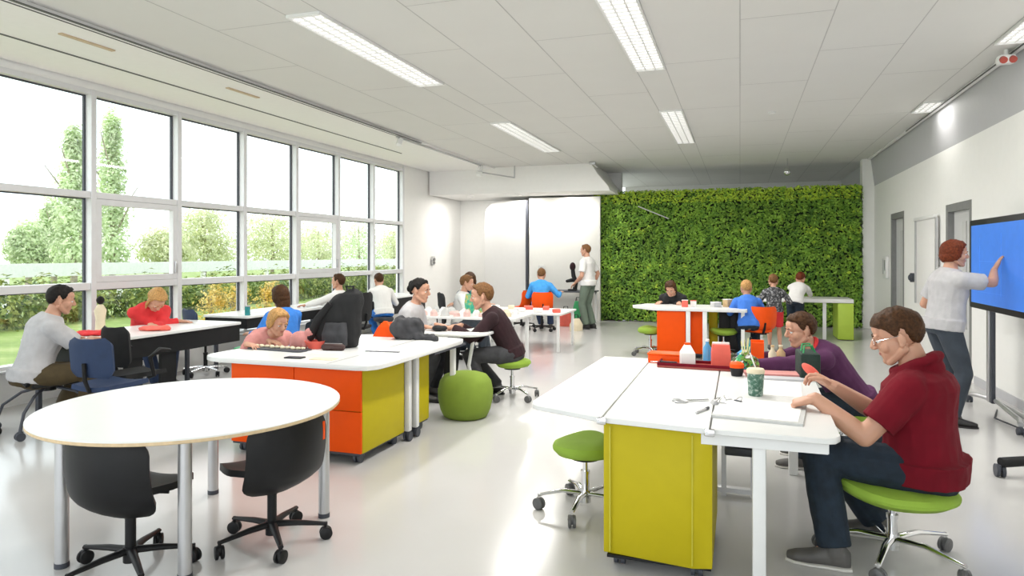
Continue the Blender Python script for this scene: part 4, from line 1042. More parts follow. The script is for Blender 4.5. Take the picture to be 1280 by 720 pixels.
# boy in crimson at the right foreground
teen = person('person', 'boy in a crimson short-sleeved top and dark jeans sitting on a lime stool', (.90,3.97), (-.93,.37), S=1.12, tl=.90, hip=.49, lean=-4, curl=12, hp=19, hy=14,
    hands=[((.37,3.83,.825), (-1,.10,-.30), (-.2,.1,-1), 1.5), ((.50,4.20,.83), (-.75,.35,.35), (-.3,-.5,-.8), 1.2)], elb=[(.35,-.35,-1), (.3,.3,-1)],
    feet=[((.45,3.74,.0), (-1,.12,0)), ((.72,4.22,.0), (-1,.1,0))], knees=[(-1,0,.35),(-.9,.1,.3)], top='crimson', bottom='denim', sleeve='short', hair='hairbrown', style='short', vox=.008, build=1.25, fringe=20, hood=True, hs=1.06)
H, HR, rt = teen['H'], teen['HR'], teen['root']
b = MB()
for s in (-1,1):
    b.tube([H(s*.032+.024*math.cos(a), .098-.012*abs(s*.032+.024*math.cos(a))*6*.3, .008+.019*math.sin(a)) for a in [2*PI*k/14 for k in range(15)]], .0014, 6)
    b.tube([H(s*.056,.092,.012), H(s*.078,.05,.012), H(s*.083,-.008,.012)], .0014, 6)
b.tube([H(-.009,.100,.012), H(0,.103,.015), H(.009,.100,.012)], .0014, 6)
b.build('glasses', M['chrome'], rt)
s_, sh, E_, W, d, n, cu = teen['arms'][0]
b = MB(); u = (W-E_).normalized(); c = E_.lerp(W, .62); b.tube([c-u*.012, c+u*.012], [.037,.035], 20); b.build('wristband', M['black'], rt)
# boy in purple
pur = person('person', 'boy in a purple sweater with a red collar leaning on the large folding table', (.80,5.55), (-.9,-.28), S=1.0, hip=.50, lean=22, curl=22, hp=12, hy=0,
    hands=[((.10,5.02,.80), (-1,-.1,-.05), DN, .4), ((.08,5.25,.80), (-1,0,-.05), DN, .4)], elb=[(.1,-.6,-1),(.2,.6,-1)], feet=[((.45,5.4,0),(-1,0,0)),((.5,5.75,0),(-1,0,0))],
    top='purple', bottom='denim', hair='hairbrown', style='short', vox=.010, fringe=32, build=1.05, hs=1.05)

c, u, _ = pur['spine'](.51); b = MB(); f_ = V(0, u.z, -u.y)
b.tube([c+V(1,0,0)*math.cos(2*PI*k/16)*.075+f_*math.sin(2*PI*k/16)*.072-u*.012*math.sin(2*PI*k/16) for k in range(17)], .016, 8); b.build('collar', M['red'], pur['root'])
# man at the touch screen
man = person('person', 'auburn-haired person in a pale grey shirt and dark trousers standing and touching the blue screen', (1.79,7.30), (.97,.22), S=1.02, hip=.92, lean=3, curl=6, hp=4, hy=-12,
    hands=[((1.95,7.62,1.0), (.3,.1,-.9), (0,-1,0), .5), ((2.24,7.42,1.42), (.45,.25,.85), (.95,0,-.3), .15)], elb=[(0,.4,-1),(-.1,-.9,-.5)],
    feet=[((1.78,7.42,0),(1,.1,0)), ((1.83,7.17,0),(.95,-.15,0))], sit=False, knees=[(1,0,0),(1,0,0)], top='greyshirt', bottom='slate', sleeve='short', hair='hairauburn', style='bob', vox=.010, fringe=30, shoe='shoeblack', build=1.12)
# dark maroon sweater
person('person', 'person in a dark maroon sweater leaning on the small round-ended table', (-2.36,7.03), (-.93,-.28), S=1.05, hip=.50, lean=16, curl=16, hp=10, hy=0,
    hands=[((-2.92,6.70,.79),(-1,.1,-.1),DN,.5), ((-2.92,6.93,.79),(-1,-.1,-.1),DN,.5)], elb=[(.2,-.5,-1),(.2,.5,-1)], feet=[((-2.62,6.85,0),(-.8,-.4,0)),((-2.58,7.2,0),(-1,0,0))],
    top='maroon', bottom='charcoal', hair='hairlight', style='short', vox=.012, shoe='shoeblack', hs=1.14)
# woman with black hair
person('person', 'woman with black pinned-up hair and a light grey shirt sitting behind the island, facing right', (-3.54,6.78), (1,.12), S=1.0, hip=.54, lean=6, curl=12, hp=8, hy=-6,
    hands=[((-3.20,6.90,.79),(1,.0,-.1),DN,.4), ((-3.22,6.66,.79),(1,.1,-.1),DN,.4)], elb=[(-.2,.4,-1),(-.2,-.4,-1)], feet=[((-3.25,6.9,0),(1,0,0)),((-3.25,6.6,0),(1,0,0))],
    top='greyshirt', bottom='charcoal', hair='hairdark', style='bun', vox=.012, hs=1.1)
# man in the left
person('person', 'dark-haired man in a heather grey t-shirt and brown trousers sitting at the nearest window desk', (-5.98,4.36), (.42,.9), S=1.08, hip=.50, lean=6, curl=15, hp=14, hy=-8,
    hands=[((-6.15,4.86,.78),(.1,1,-.1),DN,.5), ((-5.78,4.80,.78),(-.3,1,-.1),DN,.5)], elb=[(-.7,-.2,-1),(.8,-.2,-.7)], feet=[((-5.95,4.62,0),(.4,1,0)),((-5.60,4.55,0),(.6,.9,0))], knees=[(.1,1,.6),(.6,.8,.6)],
    top='greyshirt', bottom='brownpants', sleeve='short', hair='hairdark', style='short', vox=.012, shoe='shoeblack', build=1.08)
# woman in red
person('person', 'blonde person in a red sweater bent over the nearest window desk on its window side', (-6.82,6.35), (.93,-.35), S=1.02, hip=.52, lean=14, curl=18, hp=58, hy=0,
    hands=[((-6.35,6.02,.77),(1,-.3,-.1),DN,.4), ((-6.38,6.48,.77),(.9,.4,-.1),DN,.4)], elb=[(0,-.4,-1),(0,.6,-1)][::-1], feet=[((-6.45,6.4,0),(1,0,0)),((-6.4,6.15,0),(1,0,0))],
    top='red', bottom='navy', hair='hairblond', style='topbun', vox=.014, hs=1.08)
# pink sweater
person('person', 'fair-haired child in a dusty pink sweater hunched over a tray', (-4.28,5.26), (.92,-.36), S=.88, hip=.52, lean=20, curl=26, hp=20, hy=0,
    hands=[((-3.98,5.06,.80),(1,-.1,-.1),DN,.5), ((-4.02,4.82,.80),(1,-.2,-.1),DN,.5)], elb=[(-.2,.5,-1),(-.2,-.5,-1)], feet=[((-4.05,5.25,0),(1,0,0)),((-4.1,4.95,0),(1,0,0))],
    top='pink', bottom='whitetrousers', hair='hairblond', style='bob', vox=.012, build=1.2, hs=1.1)
person('person', 'long-haired child in a bright blue top sitting behind the child in pink', (-4.80,6.40), (-.85,.45), S=.88, hip=.53, lean=6, curl=10, hp=8,
    hands=[((-5.2,6.3,.68),(-1,.4,0),DN,.5), ((-5.1,6.65,.68),(-1,.4,0),DN,.5)], feet=[((-5.25,6.35,0),(-1,.5,0)),((-5.15,6.6,0),(-1,.5,0))], top='blue', bottom='denim', hair='hairbrown', style='long', vox=.014, hs=1.15)
person('person', 'boy in a white shirt leaning back on a black chair at the second window desk', (-6.0,9.22), (-1,-.05), S=.93, hip=.54, lean=-12, curl=6, hp=-2, hy=0,
    hands=[((-6.42,9.02,.78),(-1,0,-.1),DN,.4), ((-6.42,9.4,.78),(-1,0,-.1),DN,.4)], elb=[(0,-.4,-1),(0,.4,-1)], feet=[((-6.45,9.1,0),(-1,0,0)),((-6.4,9.35,0),(-1,0,0))],
    top='whiteshirt', bottom='slate', hair='hairbrown', style='short', vox=.014, hs=1.08)
person('person', 'person in a white top and bright blue jeans sitting at the furthest window desk', (-6.12,10.95), (-.75,.66), S=.98, hip=.52, lean=14, curl=14, hp=14, hy=0,
    hands=[((-6.42,11.32,.78),(-.7,.7,-.1),DN,.4), ((-6.3,11.4,.78),(-.7,.7,-.1),DN,.4)], feet=[((-6.35,11.1,0),(-.7,.7,0)),((-6.15,11.3,0),(-.7,.7,0))],
    top='whiteshirt', bottom='jeans', hair='hairbrown', style='short', vox=.014, hs=1.05)
person('person', 'fair-haired child in white on the dark high-backed chair at the paper-covered table', (-4.06,9.58), (.85,.3), S=.92, hip=.54, lean=2, curl=8, hp=10,
    hands=[((-3.62,9.55,.80),(.9,.1,.3),DN,.4), ((-3.6,9.3,.80),(1,0,.2),DN,.4)], feet=[((-3.6,9.6,0),(1,0,0)),((-3.65,9.45,0),(1,0,0))],
    top='whiteshirt', bottom='slate', hair='hairlight', style='short', vox=.014, hs=1.1)
person('person', 'dark-haired person in a navy top facing the camera behind the patterned bag', (-4.02,10.05), (.15,-1), S=1.0, hip=.55, lean=8, curl=12, hp=22,
    hands=[((-4.25,9.75,.80),(.3,-1,0),DN,.4), ((-3.75,9.75,.80),(-.2,-1,0),DN,.4)], feet=[((-4.1,9.75,0),(0,-1,0)),((-3.9,9.75,0),(0,-1,0))],
    top='navy', bottom='slate', hair='hairbrown', style='bob', vox=.014, hs=1.05)
person('person', 'child in a light blue shirt on an orange chair near the tall white panel', (-3.90,13.48), (-.2,1), S=1.0, hip=.54, lean=10, curl=12, hp=12,
    hands=[((-4.2,13.9,.72),(0,1,0),DN,.4), ((-3.6,13.95,.76),(.1,1,.2),DN,.4)], feet=[((-4.0,13.9,0),(0,1,0)),((-3.8,13.9,0),(0,1,0))],
    top='lightblue', bottom='navy', hair='hairlight', style='short', vox=.016, hs=1.05)
person('person', 'grey-haired adult in a long white top standing at the left edge of the living wall', (-3.03,14.1), (-.95,.25), S=1.06, hip=.97, lean=0, curl=4, hp=4,
    hands=[((-3.28,14.0,.98),(-.6,0,-.5),DN,.5), ((-3.0,14.42,.92),(-.2,.3,-1),(1,0,0),.5)], sit=False, knees=[(-1,0,0),(-1,0,0)], feet=[((-3.05,14.0,0),(-1,0,0)),((-2.95,14.2,0),(-1,.2,0))],
    top='whiteshirt', bottom='greentrousers', sleeve='short', hair='hairlight', style='short', vox=.016, shoe='shoeblack', build=1.1)
person('person', 'long-haired person in black bent over the left part of the back table', (-1.02,11.62), (-.12,-1), S=.95, hip=.53, lean=18, curl=20, hp=38,
    hands=[((-1.22,11.2,.80),(-.3,-1,-.1),DN,.4), ((-.92,11.15,.80),(0,-1,-.1),DN,.4)], feet=[((-1.1,11.4,0),(0,-1,0)),((-.9,11.4,0),(0,-1,0))], top='blackfab', bottom='charcoal', hair='hairbrown', style='long', vox=.014, hs=1.05)
person('person', 'blond child in a royal blue shirt on the orange chair at the back table', (.12,10.62), (-.15,1), S=.86, hip=.54, lean=14, curl=10, hp=10,
    hands=[((-.05,10.98,.82),(-.2,1,0),DN,.4), ((.22,11.0,.80),(0,1,0),DN,.4)], feet=[((.05,10.95,0),(0,1,0)),((.22,10.95,0),(0,1,0))], top=mat('royal_blue_cotton',(.05,.19,.66),.85,var=.08,bump=.2), bottom='denim', hair='hairblond', style='short', vox=.014, hs=1.12)
person('person', 'fair-haired child in a black printed top and red shorts standing behind the orange chair', (.53,11.9), (-.1,1), S=.73, hip=.66, lean=4, curl=8, hp=10, sit=False, knees=[(0,1,0),(0,1,0)],
    hands=[((.32,12.1,.80),(0,1,0),DN,.4), ((.74,12.1,.80),(0,1,0),DN,.4)], feet=[((.46,11.9,0),(0,1,0)),((.62,11.9,0),(.2,1,0))], top='bwpattern', bottom='red', legs='short', hair='hairlight', style='short', vox=.014, hs=1.22)
person('person', 'brown-haired child in a white sweater leaning over the table with the lime green end cabinet', (.93,13.1), (.35,.94), S=.80, hip=.72, lean=22, curl=22, hp=20, sit=False, knees=[(0,1,0),(0,1,0)],
    hands=[((1.0,13.72,.80),(.1,1,0),DN,.4), ((1.25,13.72,.80),(.1,1,0),DN,.4)], feet=[((.88,13.1,0),(0,1,0)),((1.05,13.1,0),(0,1,0))], top='whiteshirt', bottom='denim', hair='hairauburn', style='short', vox=.016, hs=1.18)
# ------------------------------------------------------------------ things on the tables
def thing(name, mb, m, loc, label, cat, rz=0, group=None, **k):
    o = mb.build(name, m, **k); o.location = loc; o.rotation_euler = (0,0,rz); return tag(o, label, cat, group)
def sheet(name, loc, w, d, label, rz=0, m='paper', th=.004, cat='paper', group=None):
    return thing(name, MB().box((0,0,th/2), (w,d,th)), M[m], loc, label, cat, rz, group, smooth=False)
T1 = .7602
# right foreground table
t = empty('drinking_cup', (.085,4.15,T1), label='green and white printed cup with a pale lid on the right foreground table', cat='cup')
mb = MB(); mb.lathe([(0,0),(.038,0),(.041,.01),(.047,.125),(.047,.13),(0,.13)]); mb.build('cup_body', M['cuppat'], t)
mb = MB(); mb.lathe([(0,.129),(.050,.129),(.051,.145),(.044,.155),(.0,.158)]); mb.build('lid', M['cream'], t)
mb = MB(); mb.tube([(0,.01,.155),(-.03,.02,.24)], .004, 8); mb.build('straw', M['paper'], t)
sheet('drawing_board', (.10,3.72,T1), .42, .46, 'large pale board lying under the hands of the boy in crimson', -.12, 'greypaper', .012, 'board')
sheet('paper_sheet', (.09,3.73,T1+.0125), .40, .44, 'white sheet lying on the pale board in front of the boy in crimson', -.12, 'paper', .002)
sheet('paper_sheet', (.19,4.42,T1), .32, .50, 'white sheet right of the printed cup', -.06, 'paper', .002)
sheet('folded_cloth', (.20,4.86,T1), .34, .16, 'folded dusty pink cloth behind the printed cup', .1, 'pink', .022, 'cloth')
sheet('book', (.24,4.72,T1), .36, .10, 'dark grey-brown slim book in front of the pink cloth', .05, 'wallgrey', .014, 'book')
# scissors and clips
t = empty('scissors', (-.27,3.86,T1), .5, 'metal scissors lying near the seam of the right foreground table', 'scissors')
for s in (-1,1):
    mb = MB(); mb.tube([(.035*math.cos(a)-.05, s*.021+.017*math.sin(a), .006) for a in [2*PI*k/16 for k in range(17)]], .005, 8); mb.build('handle', M['alu'], t)
    mb = MB(); mb.box((.055,s*.004,.006), (.13,.012,.004), rz=-s*.10); mb.build('blade', M['chrome'], t)
for i, (x, y, a) in enumerate(((-.13,3.84,.4),(-.09,3.80,1.5),(-.06,3.90,2.3),(-.01,3.88,.9))):
    t = empty('binder_clip', (x,y,T1), a, ['steel clip right beside the scissors blades','steel clip lying on the table seam','steel clip between the seam and the pale board','dark steel clip at the corner of the pale board'][i], 'clip', 'loose metal clips')
    mb = MB(); mb.ring([[V(-.02,yy,0),V(.02,yy,0),V(.004,yy,.02),V(-.004,yy,.02)] for yy in (-.022,.022)]); mb.build('clip_body', M['gasket'] if i == 3 else M['alu'], t)
    mb = MB(); mb.tube([(.002,-.016,.018),(.02,-.012,.03),(.035,0,.034),(.02,.012,.03),(.002,.016,.018)], .0025, 6); mb.build('wire_handle', M['chrome'], t)
t = empty('marker_pen', (-.19,3.62,T1), 1.2, 'small grey pen lying at the table seam in front of the clips', 'pen')
mb = MB(); mb.cyl((0,0,.007), .006, .12, (1,0,0)); mb.build('barrel', M['alu'], t); mb = MB(); mb.cyl((.075,0,.007), .007, .035, (1,0,0)); mb.build('cap', M['gasket'], t)
t = empty('plant_pot', (-.02,4.78,T1), label='small black pot with an orange rim behind the printed cup', cat='pot')
mb = MB(); mb.lathe([(0,0),(.035,0),(.045,.05),(.045,.055),(0,.055)]); mb.build('pot', M['black'], t)
mb = MB(); mb.lathe([(0,.055),(.046,.055),(.046,.08),(.03,.092),(0,.095)]); mb.build('rim', M['orangefab'], t)
t = empty('tool_tray', (-.26,5.04,T1), -.05, 'long rust red tray across the back of the right foreground table', 'tray')
mb = MB(); mb.box((0,0,.008), (.60,.20,.016), bev=.004); mb.build('tray_base', M['rust'], t)
mb = MB()
for s in (-1,1): mb.box((0,s*.095,.026), (.60,.01,.02)); mb.box((s*.295,0,.026), (.01,.18,.02))
mb.build('tray_rim', M['crimson'], t)
t = empty('orange_box', (-.52,5.22,T1), -.05, 'flat bright orange box lid behind the rust red tray', 'box'); t.name = 'flat_box'
mb = MB(); mb.box((0,0,.03), (.26,.16,.06), bev=.006); mb.build('box_body', M['orangefab'], t); mb = MB(); mb.box((0,0,.066), (.27,.17,.012), bev=.004); mb.build('lid', M['orange'], t)
t = empty('tool_roll', (-.52,5.02,T1+.017), 1.45, 'small dark tool lying at the left end of the rust red tray', 'tool')
mb = MB(); mb.tube([(0,-.09,.012),(0,.03,.012)], .010, 8); mb.build('grip', M['black'], t); mb = MB(); mb.tube([(0,.03,.012),(0,.10,.012)], .004, 8); mb.build('shaft', M['chrome'], t)
def carton(loc, w, d, h, m, lid, label, rz=0, taper=.7):
    t = empty('carton', loc, rz, label, 'carton'); mb = MB(); mb.ring([[V(sx*w/2*k, sy*d/2*k, z) for sx, sy in ((-1,-1),(1,-1),(1,1),(-1,1))] for k, z in ((1,0),(1,h*.6),(taper,h))]); mb.build('carton_body', m, t, smooth=False)
    mb = MB(); mb.box((0,0,h+.008), (w*taper,.02,.016), bev=.003); mb.build('fold_top', lid, t)
carton((-.36,5.06,T1+.017), .10, .09, .14, M['paper'], M['orangefab'], 'white carton with an orange top standing on the rust red tray', .2, .4)
carton((-.13,5.08,T1+.017), .13, .08, .15, M['coral'], M['paper'], 'red and white carton standing on the right end of the rust red tray', .1, .9)
carton((.12,5.28,T1), .09, .09, .17, M['orangefab'], M['orange'], 'tall bright orange carton behind the leafy bunch', .0, 1.0)
def bottle(loc, r, h, m, capm, label, neck=.4):
    t = empty('bottle', loc, label=label, cat='bottle'); mb = MB(); mb.lathe([(0,0),(r,0),(r*1.02,h*.1),(r,h*.65),(r*neck,h*.82),(r*neck,h*.92),(0,h*.92)], n=20); mb.build('bottle_body', m, t)
    mb = MB(); mb.cyl((0,0,h*.96), r*neck*1.15, h*.09, n=16); mb.build('bottle_cap', capm, t)
bottle((-.23,5.24,T1), .03, .18, M['glassblue'], M['paper'], 'slim blue bottle between the two cartons at the back of the table')
bottle((.03,5.30,T1), .05, .13, M['glassblue'], M['teal'], 'squat blue bottle left of the leafy bunch')
bottle((.075,5.30,T1), .02, .2, M['teal'], M['black'], 'slim teal bottle behind the leafy bunch') 
bottle((.22,5.2,T1), .028, .16, M['cream'], M['wood'], 'cream bottle right of the orange carton')
bottle((.28,5.30,T1), .032, .15, M['wood'], M['cream'], 'tan bottle beside the arm of the boy in purple')
t = empty('leafy_bunch', (.035,5.0,T1), label='bunch of green and white leaves in a teal dish behind the printed cup', cat='plant')
mb = MB(); mb.lathe([(0,0),(.05,0),(.085,.03),(.08,.034),(.045,.012),(0,.012)]); mb.build('dish', M['teal'], t)
lf = MB(); r2 = random.Random(5)
for k in range(150):
    a = r2.random()*6.28; q = r2.random(); z = .03+.12*r2.random()*(1-q*.6); leaf(lf, V(math.cos(a)*.09*q, math.sin(a)*.08*q, z), V(math.cos(a),math.sin(a),.8), r2.uniform(.03,.06), r2.choice((0,1,2)), r2)
o = lf.build('leaves', [leafm[0], M['paper'], M['green']], t, smooth=False); o['kind'] = 'stuff'
mb = MB()
for k in range(7): a = k*.9; mb.tube([(0,0,.03),(math.cos(a)*.03,math.sin(a)*.03,.17+.01*k)], [.006,.003], 6)
mb.build('stems', M['paleyellow'], t)
t = empty('box_file', (.44,4.93,T1), .06, 'dark green box bag with cord handles standing at the right edge of the table', 'bag')
mb = MB(); mb.box((-.02,-.05,.085), (.12,.26,.17), bev=.012); mb.build('bag_body', M['darkgreen'], t)
mb = MB()
for q in (-.10,-.0): mb.tube([(-.06,q-.05,.17),(-.05,q-.03,.215),(.0,q,.215),(.02,q+.01,.17)], .006, 8)
mb.build('cord_handle', M['green'], t)
# the red thing in the boy's hand
t = empty('red_pouch', (.40,4.28,.875), -.2, 'small coral red pouch held in the right hand of the boy in crimson', 'pouch')
mb = MB(); mb.ell((-.01,0,.02), (.026,.022,.062), Matrix.Rotation(-.9,3,'Y')); mb.build('pouch_body', M['coral'], t)
mb = MB(); mb.tube([(.03,0,.0),(.06,0,-.03)], [.014,.008], 8); mb.build('neck', M['coral'], t)

# island things
t = empty('phone', (-3.30,4.50,T1), .1, 'dark flat phone lying near the front of the island worktop', 'phone')
mb = MB(); mb.box((0,0,.005), (.15,.075,.009), bev=.004); mb.build('case', M['black'], t); mb = MB(); mb.box((0,0,.0098), (.135,.066,.001)); mb.build('glass', M['gasket'], t, smooth=False)
sheet('envelope', (-3.05,4.52,T1), .20, .10, 'small cream envelope beside the phone on the island', .1, 'cream', .004, 'envelope')
sheet('paper_sheet', (-3.28,4.90,T1), .30, .18, 'white sheet between the tray and the black backpack on the island', .3, 'paper', .003)
t = empty('serving_tray', (-3.72,4.86,T1), -.1, 'long dark tray with pale parts on it in front of the child in pink', 'tray')
mb = MB(); mb.slab(rrect(-.30,.30,-.09,.09,r=.05), 0, .012, bev=.003); mb.build('tray_base', M['gasket'], t)
mb = MB()
for k in range(14): mb.ell((-.25+.038*k, .02*math.sin(k*2.1), .022), (.022,.018,.012))
o = mb.build('tray_contents', M['cream'], t); o['kind'] = 'stuff'
t = empty('backpack', (-3.34,5.18,T1), .1, 'slumped black backpack standing on the island worktop', 'backpack')
mb = MB(); mb.loft([(V(0,0,.0),X_:=V(1,0,0),V(0,1,0),.18,.11),(V(0,0,.12),X_,V(0,1,0),.205,.13),(V(.01,.01,.28),X_,V(0,1,0),.19,.115),(V(.06,.02,.40),X_,V(0,1,0),.15,.09),(V(.10,.02,.47),X_,V(0,1,0),.10,.07),(V(.12,.02,.50),X_,V(0,1,0),.03,.03)], n=24, p=2.6)
me = mb.fuse(.012, 3); rip(me, .018, 7); link_mesh('bag_body', me, M['blackfab'], t)
mb = MB(); mb.loft([(V(.02,-.10,.02),X_,V(0,1,0),.11,.05),(V(.02,-.115,.12),X_,V(0,1,0),.12,.05),(V(.02,-.10,.22),X_,V(0,1,0),.10,.04)], n=18, p=3); me = mb.fuse(.010,3); rip(me,.008,12); link_mesh('front_pocket', me, M['charcoal'], t)
mb = MB(); mb.tube([(-.04,-.08,.38),(-.14,-.12,.25),(-.20,-.13,.10),(-.30,-.12,.03),(-.36,-.10,.02)], [.03,.035,.04,.035,.015], 10); mb.build('strap', M['blackfab'], t)
mb = MB(); mb.tube([(.10,-.02,.46),(.07,-.0,.53),(.14,.0,.53),(.13,0,.47)], .012, 8); mb.build('grab_loop', M['black'], t)
t = empty('pencil_case', (-3.24,4.94,T1), .15, 'dark reddish-brown pencil case at the foot of the black backpack', 'pencil case')
mb = MB(); mb.tube([(-.10,0,.028),(-.08,0,.03),(.08,0,.03),(.10,0,.028)], [.018,.03,.03,.018], 14); mb.build('case_body', mat('brown_leather',(.045,.018,.015),.5), t)
mb = MB(); mb.tube([(-.08,0,.061),(.08,0,.061)], .003, 6); mb.build('zip', M['alu'], t)
t = empty('ruler', (-2.82,5.02,T1), .1, 'thin dark ruler lying right of the backpack', 'ruler'); mb = MB(); mb.box((0,0,.002), (.30,.03,.004)); mb.build('ruler_bar', M['gasket'], t, smooth=False)
# soft toy and bowl in front of child in pink
mb = MB(); mb.ell((0,0,.07), (.10,.07,.075)); mb.ell((.09,.0,.13), (.05,.045,.045)); mb.ell((.12,0,.155),(.02,.03,.02)); 
for sx in (-1,1):
    for sy in (-1,1): mb.cap((sx*.06,sy*.035,.06),(sx*.065,sy*.04,.012), .024,.02)
me = mb.fuse(.008,3); o = link_mesh('soft_toy', me, M['pink']); o.location = (-3.62,5.02,T1); o.rotation_euler=(0,0,.1); tag(o, 'small pinkish four-legged soft toy standing behind the dark tray', 'toy')
mb = MB(); mb.lathe([(0,0),(.05,0),(.09,.07),(.084,.07),(.045,.01),(0,.01)]); thing('bowl', mb, M['coral'], (-3.46,5.0,T1), 'coral orange bowl between the soft toy and the backpack', 'bowl')
t = empty('green_crate', (-4.75,5.85,0), .2, 'green metal stool frame behind the left end of the island', 'stool'); t.name = 'metal_stool'
for sx in (-1,1):
    for sy in (-1,1):
        mb = MB(); mb.box((sx*.15,sy*.15,.3),(.025,.025,.6)); mb.build('leg', M['green'], t, smooth=False)
mb = MB(); mb.box((0,0,.61),(.34,.34,.025),bev=.01); mb.build('seat', M['green'], t)
mb = MB()
for z in (.2,.45):
    for s in (-1,1): mb.box((0,s*.15,z),(.28,.02,.02)); mb.box((s*.15,0,z),(.02,.28,.02))
mb.build('cross_bar', M['green'], t, smooth=False)
t = empty('tall_tin', (-6.33,7.60,.7452), label='slim teal tin standing at the near end of the second window desk', cat='tin'); mb = MB(); mb.cyl((0,0,.06),.035,.12); mb.build('tin_body', M['teal'], t); mb = MB(); mb.cyl((0,0,.125),.037,.012); mb.build('lid', M['alu'], t)
# stool for child in blue & dark bag near woman
stx = stool('charcoal stool under the long-haired child in bright blue', .44, .19, cushion=M['charcoal'], ph=.8); stx.location = (-4.80,6.40,0)
stx = stool('charcoal stool under the person in bright blue jeans', .43, .19, cushion=M['charcoal'], ph=.2); stx.location = (-6.12,10.95,0)
stx = stool('charcoal stool under the long-haired person in black', .44, .19, cushion=M['charcoal'], ph=.2); stx.location = (-1.02,11.64,0)
stx = stool('charcoal stool under the person in the navy top', .46, .19, cushion=M['charcoal'], ph=.2); stx.location = (-4.02,10.07,0)
stx = stool('charcoal stool under the child in the dusty pink sweater', .43, .19, cushion=M['charcoal'], ph=.2); stx.location = (-4.28,5.26,0)
stx = stool('charcoal stool under the person in the red sweater', .41, .19, cushion=M['charcoal'], ph=.2); stx.location = (-6.84,6.35,0)
mb = MB(); mb.ell((-.04,0,.08), (.13,.12,.12)); mb.ell((.06,.03,.11), (.09,.09,.11)); mb.ell((-.10,.02,.15),(.06,.06,.07)); mb.cap((.10,0,.04),(.30,-.05,.02),.06,.025); me = mb.fuse(.01,2); rip(me,.045,8); 
o = link_mesh('cloth_bag', me, M['charcoal']); o.location=(-3.0,5.86,T1+.0); tag(o, 'crumpled charcoal cloth bag on the island in front of the woman in grey', 'bag')
for v in o.data.vertices: v.co.z = max(v.co.z, .0)
mb = MB(); mb.ring([[V(-.11,-.05,0),V(.12,-.05,0),V(.12,.05,0),V(-.11,.05,0)],[V(-.06,-.04,.09),V(.07,-.04,.10),V(.07,.04,.10),V(-.06,.04,.09)],[V(-.01,-.01,.15),V(.02,-.01,.15),V(.02,.01,.15),V(-.01,.01,.15)]]); thing('folded_card', mb, M['orangefab'], (-3.33,5.98,T1), 'bright orange folded bag left of the charcoal cloth bag on the island', 'bag', smooth=False)
# paper-covered table things
rc = random.Random(11)
k = 0
for ix in range(11):
    for iy in range(3):
        x = -4.1+ix*.165+rc.uniform(-.03,.03); y = 8.40+iy*.24+rc.uniform(-.05,.05)
        if x > -2.82: continue
        mb = MB(); w = rc.uniform(.05,.075); h = rc.uniform(.04,.11)
        mb.loft([(V(0,0,0),V(1,0,0),V(0,1,0),w,w*.8),(V(0,0,h*.6),V(1,0,0),V(0,1,0),w*.9,w*.7),(V(.01,0,h),V(1,0,0),V(0,1,0),w*.3,w*.3)], n=9)
        for v in mb.v: v += V(*[rc.uniform(-.01,.01) for _ in range(2)], 0)
        mt = rc.choice(('paper','cream','pinkpaper','greypaper'))
        M.setdefault('pinkpaper', mat('pale_pink_paper',(.74,.50,.46),.7))
        thing('paper_bundle', mb, M[mt], (x,y,.7402), 'small crumpled pale paper bundle on the white work table', 'paper', rc.random()*3, 'crumpled paper bundles on the work table', smooth=False)
for i, (x, y) in enumerate(((-3.35,8.35),(-3.05,8.36))): pass
t = empty('tote_bag', (-3.56,8.95,.7402), .1, 'teal, green and yellow patterned tote bag standing on the white work table', 'bag')
for o_ in list(bpy.data.objects):
    if o_.get('group') == 'crumpled paper bundles on the work table' and abs(o_.location.x+3.56) < .24 and o_.location.y > 8.8: bpy.data.objects.remove(o_)
mb = MB(); mb.loft([(V(0,0,0),V(1,0,0),V(0,1,0),.13,.06),(V(0,0,.15),V(1,0,0),V(0,1,0),.145,.065),(V(0,0,.27),V(1,0,0),V(0,1,0),.13,.03)], n=20, p=3); mb.build('bag_body', M['pattern'], t)
mb = MB(); mb.tube([(-.07,0,.26),(-.05,0,.32),(.05,0,.32),(.07,0,.26)], .008, 8); mb.build('handle', M['teal'], t)
for i, (x, y, m_) in enumerate(((-3.05,6.62,'black'),(-2.98,6.95,'gasket'))):
    mb = MB(); mb.ell((0,0,.03),(.07,.05,.035)); mb.ell((.05,.03,.03),(.04,.05,.03)); me = mb.fuse(.008,2); o = link_mesh('glove', me, M[m_]); o.location=(x,y,.7522); tag(o, ['crumpled black glove on the small round-ended table, nearer the island','crumpled dark glove on the small round-ended table, further back'][i], 'glove')
    for v in o.data.vertices: v.co.z = max(v.co.z,0)
sheet('paper_sheet', (-2.72,6.62,.7522), .26, .2, 'white sheet on the right end of the small round-ended table', .1, 'paper', .002)
for i in range(9):
    mb = MB(); mb.box((0,0,.03),(rc.uniform(.1,.2),rc.uniform(.1,.2),.06),bev=.01)
    thing('craft_block', mb, M[rc.choice(('pinkpaper','paper','cream','coral'))], (-4.1+.35*(i%5)*.9,10.75+.5*(i//5),.6202), 'small pastel block on the low craft table', 'block', rc.random(), 'pastel blocks on the low craft table')
